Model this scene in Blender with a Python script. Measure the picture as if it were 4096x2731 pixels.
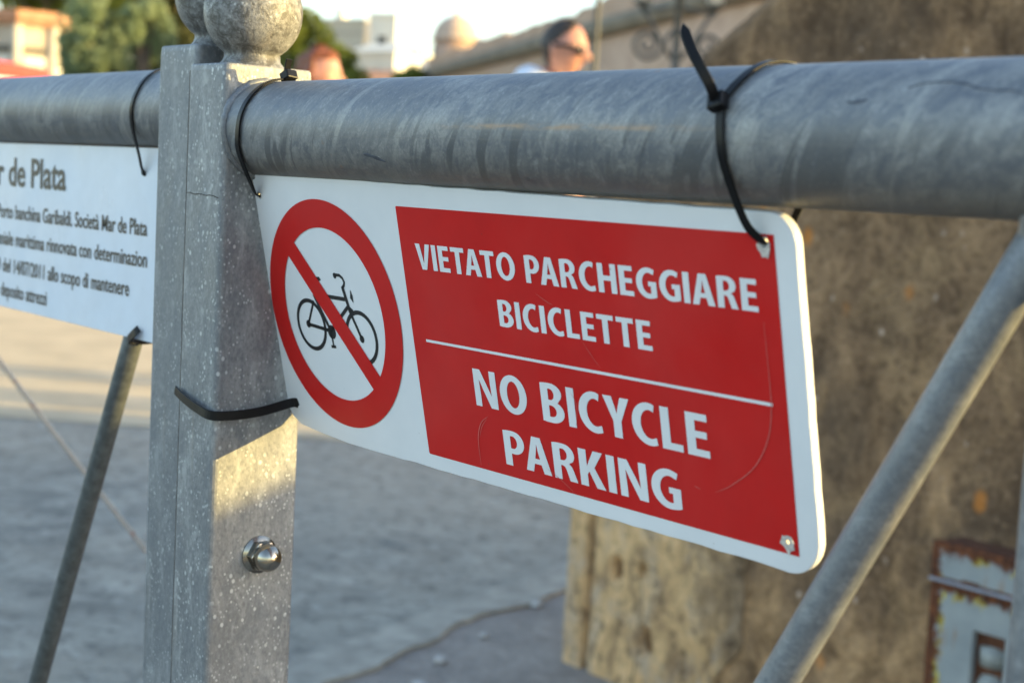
import bpy, bmesh, math, random
import numpy as np
from mathutils import Vector, Matrix
from math import sin, cos, pi, radians

# ------------------------------------------------------------------ camera, sky, sun, exposure
for o in list(bpy.data.objects): bpy.data.objects.remove(o)
scene = bpy.context.scene
COL = scene.collection

YAW, PITCH, ROLL = 0.8779, 0.1, 0.053
def cam_axes():
    fw = Vector((-sin(YAW)*cos(PITCH), cos(YAW)*cos(PITCH), -sin(PITCH)))
    r = Vector((cos(YAW), sin(YAW), 0)); u = r.cross(fw)
    return cos(ROLL)*r + sin(ROLL)*u, cos(ROLL)*u - sin(ROLL)*r, fw
cr, cu, cf = cam_axes()
cam_data = bpy.data.cameras.new('camera'); cam = bpy.data.objects.new('camera', cam_data); COL.objects.link(cam)
m = Matrix.Identity(4)
for i in range(3):
    m[i][0] = cr[i]; m[i][1] = cu[i]; m[i][2] = -cf[i]
m[2][3] = 1.05
cam.matrix_world = m
cam_data.sensor_width = 36.0
cam_data.lens = 54.5
cam_data.clip_start = 0.02; cam_data.clip_end = 2000
cam_data.dof.use_dof = True
cam_data.dof.focus_distance = 0.90
cam_data.dof.aperture_fstop = 9.2
cam_data.dof.aperture_blades = 0
scene.camera = cam

SUN_AZ, SUN_EL = radians(44), radians(12.5)      # azimuth measured from +X towards +Y
world = bpy.data.worlds.new('World'); scene.world = world; world.use_nodes = True
wn = world.node_tree.nodes; wl = world.node_tree.links
bg = wn['Background']
sky = wn.new('ShaderNodeTexSky'); sky.sky_type = 'NISHITA'; sky.sun_disc = False
sky.sun_elevation = SUN_EL; sky.sun_rotation = pi/2 - SUN_AZ
sky.altitude = 10; sky.air_density = 1.0; sky.dust_density = 1.3; sky.ozone_density = 0.95
wl.new(sky.outputs[0], bg.inputs[0]); bg.inputs[1].default_value = 0.15
sun_d = bpy.data.lights.new('sun', 'SUN'); sun = bpy.data.objects.new('sun', sun_d); COL.objects.link(sun)
sun_d.energy = 2.7; sun_d.angle = radians(0.5); sun_d.color = (1.0, 0.745, 0.27)
sdir = Vector((cos(SUN_AZ)*cos(SUN_EL), sin(SUN_AZ)*cos(SUN_EL), sin(SUN_EL)))
sun.rotation_euler = sdir.to_track_quat('Z', 'Y').to_euler()
scene.view_settings.view_transform = 'Standard'; scene.view_settings.look = 'None'
scene.view_settings.gamma = 1.0; scene.view_settings.use_curve_mapping = False
scene.view_settings.exposure = 1.86

random.seed(7); RNG = np.random.default_rng(7)

# ------------------------------------------------------------------ helpers: objects
def tag(o, label=None, cat=None, group=None, kind=None):
    if label: o['label'] = label
    if cat: o['category'] = cat
    if group: o['group'] = group
    if kind: o['kind'] = kind
    return o
def thing(name, label, cat, loc=(0, 0, 0), rot=(0, 0, 0), group=None):
    o = bpy.data.objects.new(name, None); COL.objects.link(o)
    o.empty_display_size = 0.1; o.location = loc; o.rotation_euler = rot
    return tag(o, label, cat, group)
def link(name, me, mat=None, parent=None):
    o = bpy.data.objects.new(name, me); COL.objects.link(o)
    if mat is not None and not me.materials:
        me.materials.append(mat)
    if parent is not None:
        o.parent = parent
    return o
def W(parent, *pts):                     # world points into the parent's local frame
    bpy.context.view_layer.update()
    inv = parent.matrix_world.inverted()
    return [inv @ Vector(p) for p in pts]

class MB:
    def __init__(s): s.v = []; s.f = []; s.sm = []
    def add(s, verts, faces, smooth=False):
        n = len(s.v); s.v += [tuple(v) for v in verts]
        s.f += [tuple(i + n for i in f) for f in faces]; s.sm += [smooth]*len(faces); return s
    def box(s, c, size, bevel=0.0, rot=None, seg=2):
        bm = bmesh.new(); bmesh.ops.create_cube(bm, size=1.0)
        for v in bm.verts: v.co = Vector((v.co.x*size[0], v.co.y*size[1], v.co.z*size[2]))
        if bevel > 0:
            bmesh.ops.bevel(bm, geom=bm.edges[:], offset=bevel, segments=seg, affect='EDGES', profile=0.5)
        M = Matrix.Translation(c)
        if rot is not None: M = M @ rot.to_4x4()
        bm.verts.index_update()
        s.add([M @ v.co for v in bm.verts], [[v.index for v in f.verts] for f in bm.faces], False)
        bm.free(); return s
    def bar(s, a, b, w, h):
        a = Vector(a); b = Vector(b); d = b - a
        return s.box((a + b)/2, (w, h, d.length), rot=d.to_track_quat('Z', 'Y').to_matrix())
    def tube(s, pts, rad, n=16, cap=True, smooth=True):
        pts = [Vector(p) for p in pts]; k = len(pts)
        rad = [rad]*k if isinstance(rad, (int, float)) else rad
        vs = []; x = None
        for i, p in enumerate(pts):
            t = (pts[min(i+1, k-1)] - pts[max(i-1, 0)]).normalized()
            if x is None:
                x = t.orthogonal().normalized()
            else:
                x = (x - t*x.dot(t)).normalized()
            y = t.cross(x)
            for j in range(n):
                a = 2*pi*j/n; vs.append(p + rad[i]*(cos(a)*x + sin(a)*y))
        fs = []
        for i in range(k-1):
            for j in range(n):
                j2 = (j+1) % n; fs.append((i*n+j, i*n+j2, (i+1)*n+j2, (i+1)*n+j))
        s.add(vs, fs, smooth)
        if cap:
            b = len(s.v) - k*n
            s.f.append(tuple(b+j for j in reversed(range(n)))); s.sm.append(False)
            s.f.append(tuple(b+(k-1)*n+j for j in range(n))); s.sm.append(False)
        return s
    def lathe(s, prof, n=32, M=None, smooth=True):
        M = M or Matrix.Identity(4); vs = []; fs = []; k = len(prof)
        for (r, z) in prof:
            for j in range(n):
                a = 2*pi*j/n; vs.append(M @ Vector((r*cos(a), r*sin(a), z)))
        for i in range(k-1):
            for j in range(n):
                j2 = (j+1) % n; fs.append((i*n+j, i*n+j2, (i+1)*n+j2, (i+1)*n+j))
        b = len(s.v); s.add(vs, fs, smooth)
        if prof[0][0] > 1e-6: s.f.append(tuple(b+j for j in reversed(range(n)))); s.sm.append(False)
        if prof[-1][0] > 1e-6: s.f.append(tuple(b+(k-1)*n+j for j in range(n))); s.sm.append(False)
        return s
    def prism(s, poly, z0, z1, M=None):
        M = M or Matrix.Identity(4); n = len(poly)
        vs = [M @ Vector((x, y, z0)) for x, y in poly] + [M @ Vector((x, y, z1)) for x, y in poly]
        fs = [tuple(reversed(range(n))), tuple(range(n, 2*n))] + [(i, (i+1) % n, n+(i+1) % n, n+i) for i in range(n)]
        return s.add(vs, fs)
    def ribbon(s, pts, wid, nor, w, t, taper=None):
        """flat strap swept along pts; wid = width direction, nor = thickness direction per point"""
        k = len(pts); vs = []
        for i in range(k):
            p = Vector(pts[i]); a = Vector(wid[i]).normalized()
            tg = Vector(pts[min(i+1, k-1)]) - Vector(pts[max(i-1, 0)]); tg.normalize()
            n_ = Vector(nor[i]); n_ = (n_ - tg*n_.dot(tg)).normalized(); a = tg.cross(n_).normalized()
            ww = w*(taper[i] if taper else 1.0)/2; c = t*0.28
            prof = [(-ww, -t/2+c), (-ww, t/2-c), (-ww+c, t/2), (ww-c, t/2), (ww, t/2-c), (ww, -t/2+c), (ww-c, -t/2), (-ww+c, -t/2)]
            vs += [p + a*x + n_*y for x, y in prof]
        fs = []
        for i in range(k-1):
            for j in range(8):
                j2 = (j+1) % 8; fs.append((i*8+j, i*8+j2, (i+1)*8+j2, (i+1)*8+j))
        fs.append(tuple(reversed(range(8)))); fs.append(tuple((k-1)*8+j for j in range(8)))
        return s.add(vs, fs, False)
    def mesh(s, name='m'):
        me = bpy.data.meshes.new(name); me.from_pydata(s.v, [], s.f)
        me.polygons.foreach_set('use_smooth', s.sm); me.update()
        bm = bmesh.new(); bm.from_mesh(me); bmesh.ops.recalc_face_normals(bm, faces=bm.faces[:]); bm.to_mesh(me); bm.free()
        return me
    def build(s, name, mat, parent=None, origin=None):
        me = s.mesh(name)
        o = link(name, me, mat, parent)
        if origin is not None:
            me.transform(Matrix.Translation(-Vector(origin))); o.location = origin
        return o

def catmull(pts, n=8):
    pts = [Vector(p) for p in pts]; out = []
    P = [2*pts[0]-pts[1]] + pts + [2*pts[-1]-pts[-2]]
    for i in range(1, len(P)-2):
        a, b, c, d = P[i-1], P[i], P[i+1], P[i+2]
        for j in range(n):
            t = j/n
            out.append(0.5*((2*b) + (c-a)*t + (2*a-5*b+4*c-d)*t*t + (3*b-a-3*c+d)*t**3))
    out.append(pts[-1]); return out

# ------------------------------------------------------------------ helpers: materials
def srgb(r, g, b):
    f = lambda c: (c/255/12.92) if c/255 <= 0.04045 else ((c/255+0.055)/1.055)**2.4
    return (f(r), f(g), f(b), 1.0)
class NT:
    def __init__(s, name, rough=0.6, metal=0.0, spec=0.5):
        s.m = bpy.data.materials.new(name); s.m.use_nodes = True
        s.t = s.m.node_tree; s.b = s.t.nodes['Principled BSDF']
        s.b.inputs['Roughness'].default_value = rough; s.b.inputs['Metallic'].default_value = metal
        s.b.inputs['Specular IOR Level'].default_value = spec
        s._co = None
    def n(s, t, **kw):
        x = s.t.nodes.new(t)
        for k, v in kw.items(): setattr(x, k, v)
        return x
    def lk(s, a, b): s.t.links.new(a, b)
    def setin(s, sock, v):
        if hasattr(v, 'is_output') or isinstance(v, bpy.types.NodeSocket): s.lk(v, sock)
        else:
            if sock.type == 'RGBA' and len(v) == 3: v = (*v, 1)
            sock.default_value = v
    def co(s):
        if s._co is None: s._co = s.n('ShaderNodeTexCoord').outputs['Object']
        return s._co
    def map(s, scale=(1, 1, 1), loc=(0, 0, 0), rot=(0, 0, 0), vec=None):
        x = s.n('ShaderNodeMapping'); s.lk(vec or s.co(), x.inputs[0])
        x.inputs['Scale'].default_value = scale; x.inputs['Location'].default_value = loc; x.inputs['Rotation'].default_value = rot
        return x.outputs[0]
    def noise(s, scale, detail=4, rough=0.6, vec=None, dist=0.0):
        x = s.n('ShaderNodeTexNoise'); s.lk(vec or s.co(), x.inputs['Vector'])
        x.inputs['Scale'].default_value = scale; x.inputs['Detail'].default_value = detail
        x.inputs['Roughness'].default_value = rough; x.inputs['Distortion'].default_value = dist
        return x.outputs[0]
    def vor(s, scale, vec=None, feature='F1', rnd=1.0):
        x = s.n('ShaderNodeTexVoronoi', feature=feature); s.lk(vec or s.co(), x.inputs['Vector'])
        x.inputs['Scale'].default_value = scale; x.inputs['Randomness'].default_value = rnd
        return x.outputs['Distance']
    def vcol(s, scale, vec=None):
        x = s.n('ShaderNodeTexVoronoi'); s.lk(vec or s.co(), x.inputs['Vector']); x.inputs['Scale'].default_value = scale
        return x.outputs['Color']
    def ramp(s, fac, stops, interp='LINEAR'):
        x = s.n('ShaderNodeValToRGB'); x.color_ramp.interpolation = interp; s.lk(fac, x.inputs[0])
        e = x.color_ramp.elements
        while len(e) < len(stops): e.new(0.5)
        for el, (p, c) in zip(e, stops):
            el.position = p
            if isinstance(c, (int, float)): c = (c, c, c)
            el.color = (c[0], c[1], c[2], 1)
        return x.outputs[0]
    def mix(s, fac, a, b, mode='MIX'):
        x = s.n('ShaderNodeMix', data_type='RGBA', blend_type=mode)
        s.setin(x.inputs['Factor'], fac); s.setin(x.inputs[6], a); s.setin(x.inputs[7], b)
        return x.outputs[2]
    def math(s, op, a, b=0.0, c=None):
        x = s.n('ShaderNodeMath', operation=op); s.setin(x.inputs[0], a); s.setin(x.inputs[1], b)
        if c is not None: s.setin(x.inputs[2], c)
        return x.outputs[0]
    def sep(s, vec=None):
        x = s.n('ShaderNodeSeparateXYZ'); s.lk(vec or s.co(), x.inputs[0]); return x.outputs
    def comb(s, x, y, z):
        k = s.n('ShaderNodeCombineXYZ')
        for i, v in enumerate((x, y, z)): s.setin(k.inputs[i], v)
        return k.outputs[0]
    def color(s, c): s.setin(s.b.inputs['Base Color'], c); return s
    def rough(s, v): s.setin(s.b.inputs['Roughness'], v); return s
    def metal(s, v): s.setin(s.b.inputs['Metallic'], v); return s
    def bump(s, h, strength=0.4, dist=0.002):
        x = s.n('ShaderNodeBump'); x.inputs['Strength'].default_value = strength; x.inputs['Distance'].default_value = dist
        s.lk(h, x.inputs['Height']); s.lk(x.outputs[0], s.b.inputs['Normal']); return s

def plain(name, col, rough=0.6, var=0.25, scale=6.0, metal=0.0, spec=0.5, bump=0.0, bdist=0.01):
    k = NT(name, rough, metal, spec)
    c = Vector(col[:3])
    k.color(k.ramp(k.noise(scale, 5, 0.6), [(0.3, tuple(c*(1-var))+(1,)), (0.7, tuple(c*(1+var))+(1,))]))
    if bump: k.bump(k.noise(scale*3, 4, 0.6), bump, bdist)
    return k.m

def galvanised(name, mode='post'):
    """weathered hot-dip zinc: cloudy spangle, pale blooms, faint runs"""
    k = NT(name, 0.5, 0.22, 0.45)
    if mode == 'rail':
        x, y, z = k.sep()[:3]
        ang = k.math('ARCTAN2', z, k.math('MULTIPLY', y, -1.0))       # 0 on the side facing the walkway
        arcl = k.math('MULTIPLY', ang, 0.031)
        v = k.comb(x, arcl, 0.0)
        skew = k.comb(k.math('MULTIPLY_ADD', ang, -0.017, x), arcl, 0.0)
        cloud = k.noise(1.0, 5, 0.65, k.map((14, 20, 1), vec=v), 0.4)
        fine = k.noise(520, 4, 0.75, v)
        mott = k.noise(1.0, 6, 0.72, k.map((110, 85, 1), vec=skew), 0.8)
        base = k.ramp(cloud, [(0.30, (0.165, 0.17, 0.178)), (0.5, (0.24, 0.238, 0.232)), (0.70, (0.335, 0.327, 0.31))])
        base = k.mix(k.ramp(mott, [(0.40, 0.8), (0.53, 0.0)]), base, (0.125, 0.135, 0.155))
        base = k.mix(k.ramp(mott, [(0.55, 0.0), (0.67, 0.55)]), base, (0.44, 0.435, 0.42))
        low = k.ramp(k.math('ADD', k.math('MULTIPLY', ang, 0.3), 0.5), [(0.44, 1.0), (0.60, 0.15)])
        runs = k.noise(1.0, 3, 0.5, k.map((44, 8, 1), vec=skew), 1.3)
        zone = k.ramp(k.noise(4.2, 2, 0.5, k.map((1, 2.5, 1), loc=(0.35, 0, 0), vec=v)), [(0.36, 0.0), (0.46, 1.0)])
        base = k.mix(k.math('MULTIPLY', k.math('MULTIPLY', k.ramp(runs, [(0.53, 0.0), (0.552, 0.9)]), zone), k.math('MULTIPLY', low, k.ramp(k.math('ADD', x, 1.0), [(0.05, 0.6), (0.2, 1.0), (0.56, 1.0), (0.66, 0.55)]))), base, (0.105, 0.108, 0.112))
        runs2 = k.noise(1.0, 4, 0.6, k.map((150, 14, 1), loc=(7, 2, 0), vec=skew), 0.9)
        base = k.mix(k.ramp(runs2, [(0.60, 0.0), (0.68, 0.45)]), base, (0.16, 0.165, 0.18))
        scf = k.noise(1.0, 2, 0.5, k.map((420, 16, 1), loc=(2, 6, 0), vec=skew), 0.3)
        base = k.mix(k.math('MULTIPLY', k.ramp(scf, [(0.66, 0.0), (0.70, 0.7)]), k.ramp(cloud, [(0.42, 0.0), (0.55, 1.0)])), base, (0.10, 0.10, 0.105))
        pale = k.noise(1.0, 3, 0.6, k.map((48, 8, 1), loc=(3, 1, 0), vec=skew), 0.8)
        base = k.mix(k.ramp(pale, [(0.60, 0.0), (0.68, 0.55)]), base, (0.42, 0.405, 0.37))
        base = k.mix(k.math('MULTIPLY', k.ramp(fine, [(0.33, 1.0), (0.55, 0.0)]), 0.5), base, (0.14, 0.15, 0.17))
        base = k.mix(k.math('MULTIPLY', k.ramp(fine, [(0.58, 0.0), (0.72, 1.0)]), 0.5), base, (0.46, 0.46, 0.46))
        brown = k.ramp(k.math('ADD', k.math('MULTIPLY', ang, 0.3), 0.5), [(0.12, 0.9), (0.40, 0.0)])  # underside browned in the colour, standing in for the ground's reflection
        base = k.mix(k.math('MULTIPLY', brown, k.ramp(cloud, [(0.3, 0.4), (0.7, 1.0)])), base, (0.125, 0.105, 0.078))
        d = k.math('ABSOLUTE', k.math('SUBTRACT', ang, 0.045))
        line = k.ramp(d, [(0.0, 1.0), (0.07, 0.0)])
        xm = k.ramp(k.math('ADD', x, 1.0), [(0.33, 0.0), (0.37, 1.0), (0.50, 0.9), (0.55, 0.0)])
        rust = k.math('MULTIPLY', k.math('MULTIPLY', line, xm), k.ramp(k.noise(1.0, 3, 0.7, k.map((40, 160, 1), vec=v)), [(0.38, 0.0), (0.6, 0.85)]))
        base = k.mix(rust, base, (0.42, 0.27, 0.16))
        base = k.mix(k.ramp(k.math('ABSOLUTE', k.math('ADD', ang, 0.165)), [(0.0, 0.45), (0.014, 0.0)]), base, (0.20, 0.19, 0.18))
        spots = k.math('MULTIPLY', k.ramp(k.vor(38, v), [(0.06, 1.0), (0.11, 0.0)]), k.ramp(k.noise(20, 2, 0.5, v), [(0.60, 0.0), (0.64, 0.7)]))
        base = k.mix(spots, base, (0.09, 0.095, 0.10))
        fleck = k.math('MULTIPLY', k.ramp(k.vor(75, k.map(loc=(4, 9, 0), vec=v)), [(0.08, 0.9), (0.16, 0.0)]), k.ramp(k.noise(16, 2, 0.5, k.map(loc=(1, 4, 0), vec=v)), [(0.58, 0.0), (0.63, 0.7)]))
        base = k.mix(fleck, base, (0.30, 0.17, 0.09))
        k.color(base)
        k.rough(k.ramp(mott, [(0.3, 0.40), (0.7, 0.6)]))
        k.bump(k.math('ADD', k.math('MULTIPLY', fine, 0.4), mott), 0.22, 0.0010)
        return k.m
    zs = (1, 1, 0.62) if mode == 'post' else (1, 1, 1)
    v = k.map(zs)
    cloud = k.noise(16, 5, 0.6, v, 0.5)
    base = k.ramp(cloud, [(0.32, (0.19, 0.195, 0.20)), (0.52, (0.25, 0.253, 0.254)), (0.70, (0.325, 0.323, 0.312))])
    mott = k.noise(430, 4, 0.72, v, 0.3)
    base = k.mix(k.ramp(mott, [(0.36, 0.6), (0.49, 0.0)]), base, (0.13, 0.14, 0.152))
    base = k.mix(k.ramp(mott, [(0.53, 0.0), (0.68, 0.4)]), base, (0.43, 0.435, 0.43))
    med = k.noise(75, 5, 0.68, k.map((1, 1, 0.4) if mode == 'post' else (1, 1, 1), loc=(9, 2, 4)), 0.5)
    base = k.mix(k.ramp(med, [(0.36, 0.55), (0.49, 0.0)]), base, (0.155, 0.165, 0.18))
    base = k.mix(k.ramp(med, [(0.54, 0.0), (0.68, 0.6)]), base, (0.44, 0.445, 0.44))
    for sc_, r0, r1, g0, lo in () if mode == 'rod' else ((330, 0.16, 0.30, 60, (2, 5, 1)), (170, 0.15, 0.25, 34, (6, 1, 3))):
        sp = k.ramp(k.vor(sc_, k.map((1, 1, 0.8), loc=lo)), [(r0, 0.95), (r1, 0.0)])
        gt = k.ramp(k.noise(g0, 3, 0.6, k.map(loc=(7, lo[1], 2))), [(0.455, 0.0), (0.58, 0.9)])
        base = k.mix(k.math('MULTIPLY', sp, gt), base, (0.58, 0.59, 0.58))
    st = k.ramp(k.noise(1.0, 4, 0.6, k.map((60, 60, 5))), [(0.58, 0.0), (0.74, 0.5)])
    base = k.mix(st, base, (0.27, 0.225, 0.18))
    if mode == 'ball':
        blot = k.ramp(k.noise(95, 7, 0.85, None, 0.7), [(0.45, 0.0), (0.57, 0.85)])
        base = k.mix(0.2, base, (0.44, 0.40, 0.33)); base = k.mix(blot, base, (0.085, 0.078, 0.066))
    k.color(base); k.rough(k.ramp(cloud, [(0.3, 0.45), (0.7, 0.65)]))
    if name.endswith('aged'): base = k.mix(0.32, base, (0.15, 0.165, 0.185)); k.color(base)
    if mode == 'ball': k.metal(0.3)
    if mode == 'rod': base = k.mix(0.35, base, (0.12, 0.13, 0.15)); k.color(base); k.metal(0.2); k.rough(k.ramp(cloud, [(0.3, 0.36), (0.7, 0.5)]))
    k.bump(k.math('ADD', mott, k.noise(45, 4, 0.6, v)), 0.3 if mode != 'ball' else 0.6, 0.0012)
    return k.m

M_RAIL = galvanised('galvanised_rail', 'rail')
M_POST = galvanised('galvanised_post', 'post')
M_POST_AGED = galvanised('galvanised_post_aged', 'post')
M_BALL = galvanised('galvanised_ball', 'ball')
M_ROD = galvanised('galvanised_rod', 'rod')
M_STRUT = plain('shade_darkened_strut', (0.105, 0.115, 0.115), 0.5, 0.35, 120, metal=0.3, bump=0.2, bdist=0.001)  # shade on the left brace, put into a darker colour than the other rods
M_STEEL = plain('stainless_steel', (0.40, 0.36, 0.30), 0.20, 0.12, 60, metal=1.0, bump=0.1, bdist=0.0005)
M_TIE = plain('black_nylon', (0.007, 0.007, 0.008), 0.40, 0.2, 90, spec=0.2, bump=0.05, bdist=0.0004)

def print_mat(name, col, rough=0.34, dirt=(0.3, 0.26, 0.2), amount=0.25):
    k = NT(name, rough, 0.0, 0.22)
    n1 = k.noise(30, 4, 0.6)
    c = k.ramp(n1, [(0.3, tuple(0.94*x for x in col)+(1,)), (0.7, tuple(1.03*x for x in col)+(1,))])
    fade = k.ramp(k.noise(7, 5, 0.6, None, 0.5), [(0.42, 0.0), (0.66, 0.035)])
    c = k.mix(fade, c, (0.80, 0.42, 0.36) if col[1] < 0.1 else (0.62, 0.60, 0.55))
    sp = k.math('MULTIPLY', k.ramp(k.vor(140), [(0.05, 1.0), (0.09, 0.0)]), k.ramp(k.noise(18, 2, 0.5), [(0.60, 0.0), (0.66, amount*3)]))
    c = k.mix(sp, c, dirt)
    k.color(c); k.rough(k.ramp(k.noise(14, 4, 0.6), [(0.3, rough-0.06), (0.7, rough+0.12)]))
    k.bump(k.noise(160, 2, 0.5), 0.03, 0.0006)
    return k.m
def panel_mat():
    k = NT('sign_white_panel', 0.32, 0.0, 0.4)
    y = k.sep()[1]
    c = k.ramp(k.noise(22, 4, 0.6), [(0.3, (0.77, 0.775, 0.78)), (0.7, (0.83, 0.83, 0.83))])
    # grime collected under the rail, along the sign's top edge
    edge = k.ramp(k.math('ADD', y, 1.0), [(0.0, 0.0), (1.0, 1.0)])
    g = k.ramp(k.math('ADD', k.math('MULTIPLY', y, 60.0), k.math('MULTIPLY', k.noise(70, 4, 0.7), 0.9)), [(1.13, 0.0), (1.30, 0.6)])
    c = k.mix(g, c, (0.22, 0.17, 0.11))
    sp = k.math('MULTIPLY', k.ramp(k.vor(120), [(0.05, 1.0), (0.08, 0.0)]), k.ramp(k.noise(25, 2, 0.5), [(0.6, 0.0), (0.66, 0.8)]))
    c = k.mix(sp, c, (0.33, 0.27, 0.2))
    k.color(c); k.bump(k.noise(120, 2, 0.5), 0.03, 0.0006)
    return k.m
M_PANEL = panel_mat()
M_RED = print_mat('sign_red_print', (0.60, 0.012, 0.010), 0.36, (0.25, 0.05, 0.03), 0.2)
M_LETTER = print_mat('sign_white_print', (0.80, 0.80, 0.80), 0.34, (0.4, 0.34, 0.26), 0.3)
M_BLACK = plain('sign_black_print', (0.012, 0.012, 0.013), 0.4, 0.2, 40)
M_SCRATCH = plain('scratched_print', (0.58, 0.13, 0.11), 0.6, 0.2, 300)
M_TORN = plain('torn_board_core', (0.66, 0.60, 0.54), 0.8, 0.35, 500, bump=0.6, bdist=0.002)
M_WHITE2 = print_mat('notice_white', (0.74, 0.79, 0.86), 0.30, (0.5, 0.48, 0.44), 0.15)
M_INK = plain('notice_brown_ink', (0.045, 0.034, 0.026), 0.5, 0.25, 60)

def ground_mat():
    k = NT('quay_concrete', 0.85, 0, 0.25)
    a = k.noise(0.55, 6, 0.6); b = k.noise(5.5, 6, 0.65, None, 0.3); c = k.noise(60, 3, 0.7)
    col = k.ramp(b, [(0.34, (0.15, 0.146, 0.128)), (0.5, (0.27, 0.258, 0.222)), (0.68, (0.40, 0.38, 0.32))])
    col = k.mix(k.ramp(a, [(0.38, 0.0), (0.62, 0.7)]), col, (0.39, 0.34, 0.265))
    col = k.mix(k.ramp(c, [(0.3, 0.35), (0.6, 0.0)]), col, (0.14, 0.14, 0.14))
    col = k.mix(k.ramp(k.noise(17, 6, 0.75, None, 0.4), [(0.38, 0.8), (0.49, 0.0)]), col, (0.13, 0.122, 0.105))
    col = k.mix(k.ramp(k.noise(11, 6, 0.7, k.map(loc=(3, 7, 1)), 0.4), [(0.56, 0.0), (0.68, 0.6)]), col, (0.50, 0.465, 0.40))
    st = k.math('MULTIPLY', k.ramp(k.vor(2.6, k.map((1, 1.3, 1))), [(0.10, 1.0), (0.22, 0.0)]), k.ramp(k.noise(1.7, 3, 0.6), [(0.52, 0.0), (0.6, 0.7)]))
    col = k.mix(st, col, (0.13, 0.13, 0.12))
    k.color(col); k.bump(k.math('ADD', b, k.math('MULTIPLY', c, 0.4)), 0.5, 0.02)
    return k.m
M_GROUND = ground_mat()
def dirt_mat():
    k = NT('trodden_earth', 0.95, 0, 0.2)
    b = k.noise(9, 6, 0.7, None, 0.5); c = k.noise(55, 3, 0.7)
    col = k.ramp(b, [(0.3, (0.24, 0.21, 0.185)), (0.55, (0.335, 0.29, 0.25)), (0.78, (0.46, 0.405, 0.35))])
    col = k.mix(k.ramp(c, [(0.32, 0.4), (0.5, 0.0)]), col, (0.12, 0.10, 0.085))
    k.color(col); k.bump(k.math('ADD', b, k.math('MULTIPLY', c, 0.5)), 0.6, 0.02); return k.m
M_DIRT = dirt_mat()
M_KERB = plain('broken_screed', (0.33, 0.298, 0.245), 0.85, 0.35, 12, bump=0.6, bdist=0.01)
M_RUBBLE = plain('rubble', (0.42, 0.40, 0.38), 0.9, 0.35, 30)

def stone_mat():
    k = NT('lichened_stone', 0.92, 0, 0.2)
    z = k.sep()[2]
    b = k.noise(9, 9, 0.66, k.map((1, 1, 0.75)), 0.5); c = k.noise(60, 5, 0.72)
    col = k.ramp(b, [(0.34, (0.130, 0.076, 0.042)), (0.46, (0.291, 0.174, 0.094)), (0.56, (0.409, 0.245, 0.130)), (0.70, (0.583, 0.358, 0.192))])
    broad = k.noise(1.0, 6, 0.65, k.map((2.6, 2.6, 1.3), loc=(4, 4, 1)), 0.7)
    col = k.mix(k.ramp(broad, [(0.46, 0.0), (0.60, 0.72)]), col, (0.155, 0.103, 0.067))
    streak = k.noise(1.0, 5, 0.7, k.map((9, 9, 1.6), loc=(1, 0, 5)), 0.4)
    col = k.mix(k.ramp(streak, [(0.54, 0.0), (0.66, 0.7)]), col, (0.124, 0.076, 0.044))
    col = k.mix(k.ramp(k.noise(1.0, 6, 0.7, k.map((4.5, 4.5, 3.5), loc=(8, 0, 3)), 0.5), [(0.55, 0.0), (0.66, 0.6)]), col, (0.546, 0.338, 0.172))
    col = k.mix(k.ramp(c, [(0.38, 0.6), (0.47, 0.0)]), col, (0.105, 0.062, 0.034))
    col = k.mix(k.ramp(c, [(0.57, 0.0), (0.68, 0.45)]), col, (0.645, 0.412, 0.240))
    wh = k.math('MULTIPLY', k.ramp(k.vor(26, k.map((1, 1, 0.8))), [(0.10, 0.9), (0.20, 0.0)]), k.ramp(k.noise(9, 3, 0.7), [(0.53, 0.0), (0.59, 0.9)]))
    col = k.mix(wh, col, (0.769, 0.568, 0.424))
    orr = k.math('MULTIPLY', k.ramp(k.math('ADD', k.vor(11, k.map((1, 1, 0.7), loc=(3, 1, 7))), k.math('MULTIPLY', k.noise(60, 3, 0.7), 0.12)), [(0.17, 0.9), (0.26, 0.0)]), k.ramp(k.noise(3.5, 3, 0.6, k.map(loc=(1, 8, 2))), [(0.46, 0.0), (0.52, 1.0)]))
    col = k.mix(orr, col, (0.645, 0.245, 0.056))
    # the lowest courses keep patches of sandy render; higher up the stone is overgrown
    sand = k.ramp(k.math('ADD', k.noise(6, 6, 0.72, k.map((1, 1, 0.6))), k.math('MULTIPLY', z, -0.36)), [(0.34, 0.0), (0.47, 0.85)])
    col = k.mix(sand, col, k.ramp(k.noise(12, 7, 0.72, None, 0.4), [(0.38, (0.198, 0.113, 0.056)), (0.50, (0.521, 0.309, 0.152)), (0.64, (0.818, 0.500, 0.260))]))
    k.color(col); k.bump(k.math('ADD', b, k.math('MULTIPLY', c, 0.4)), 1.0, 0.03)
    return k.m
M_STONE = stone_mat()
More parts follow.
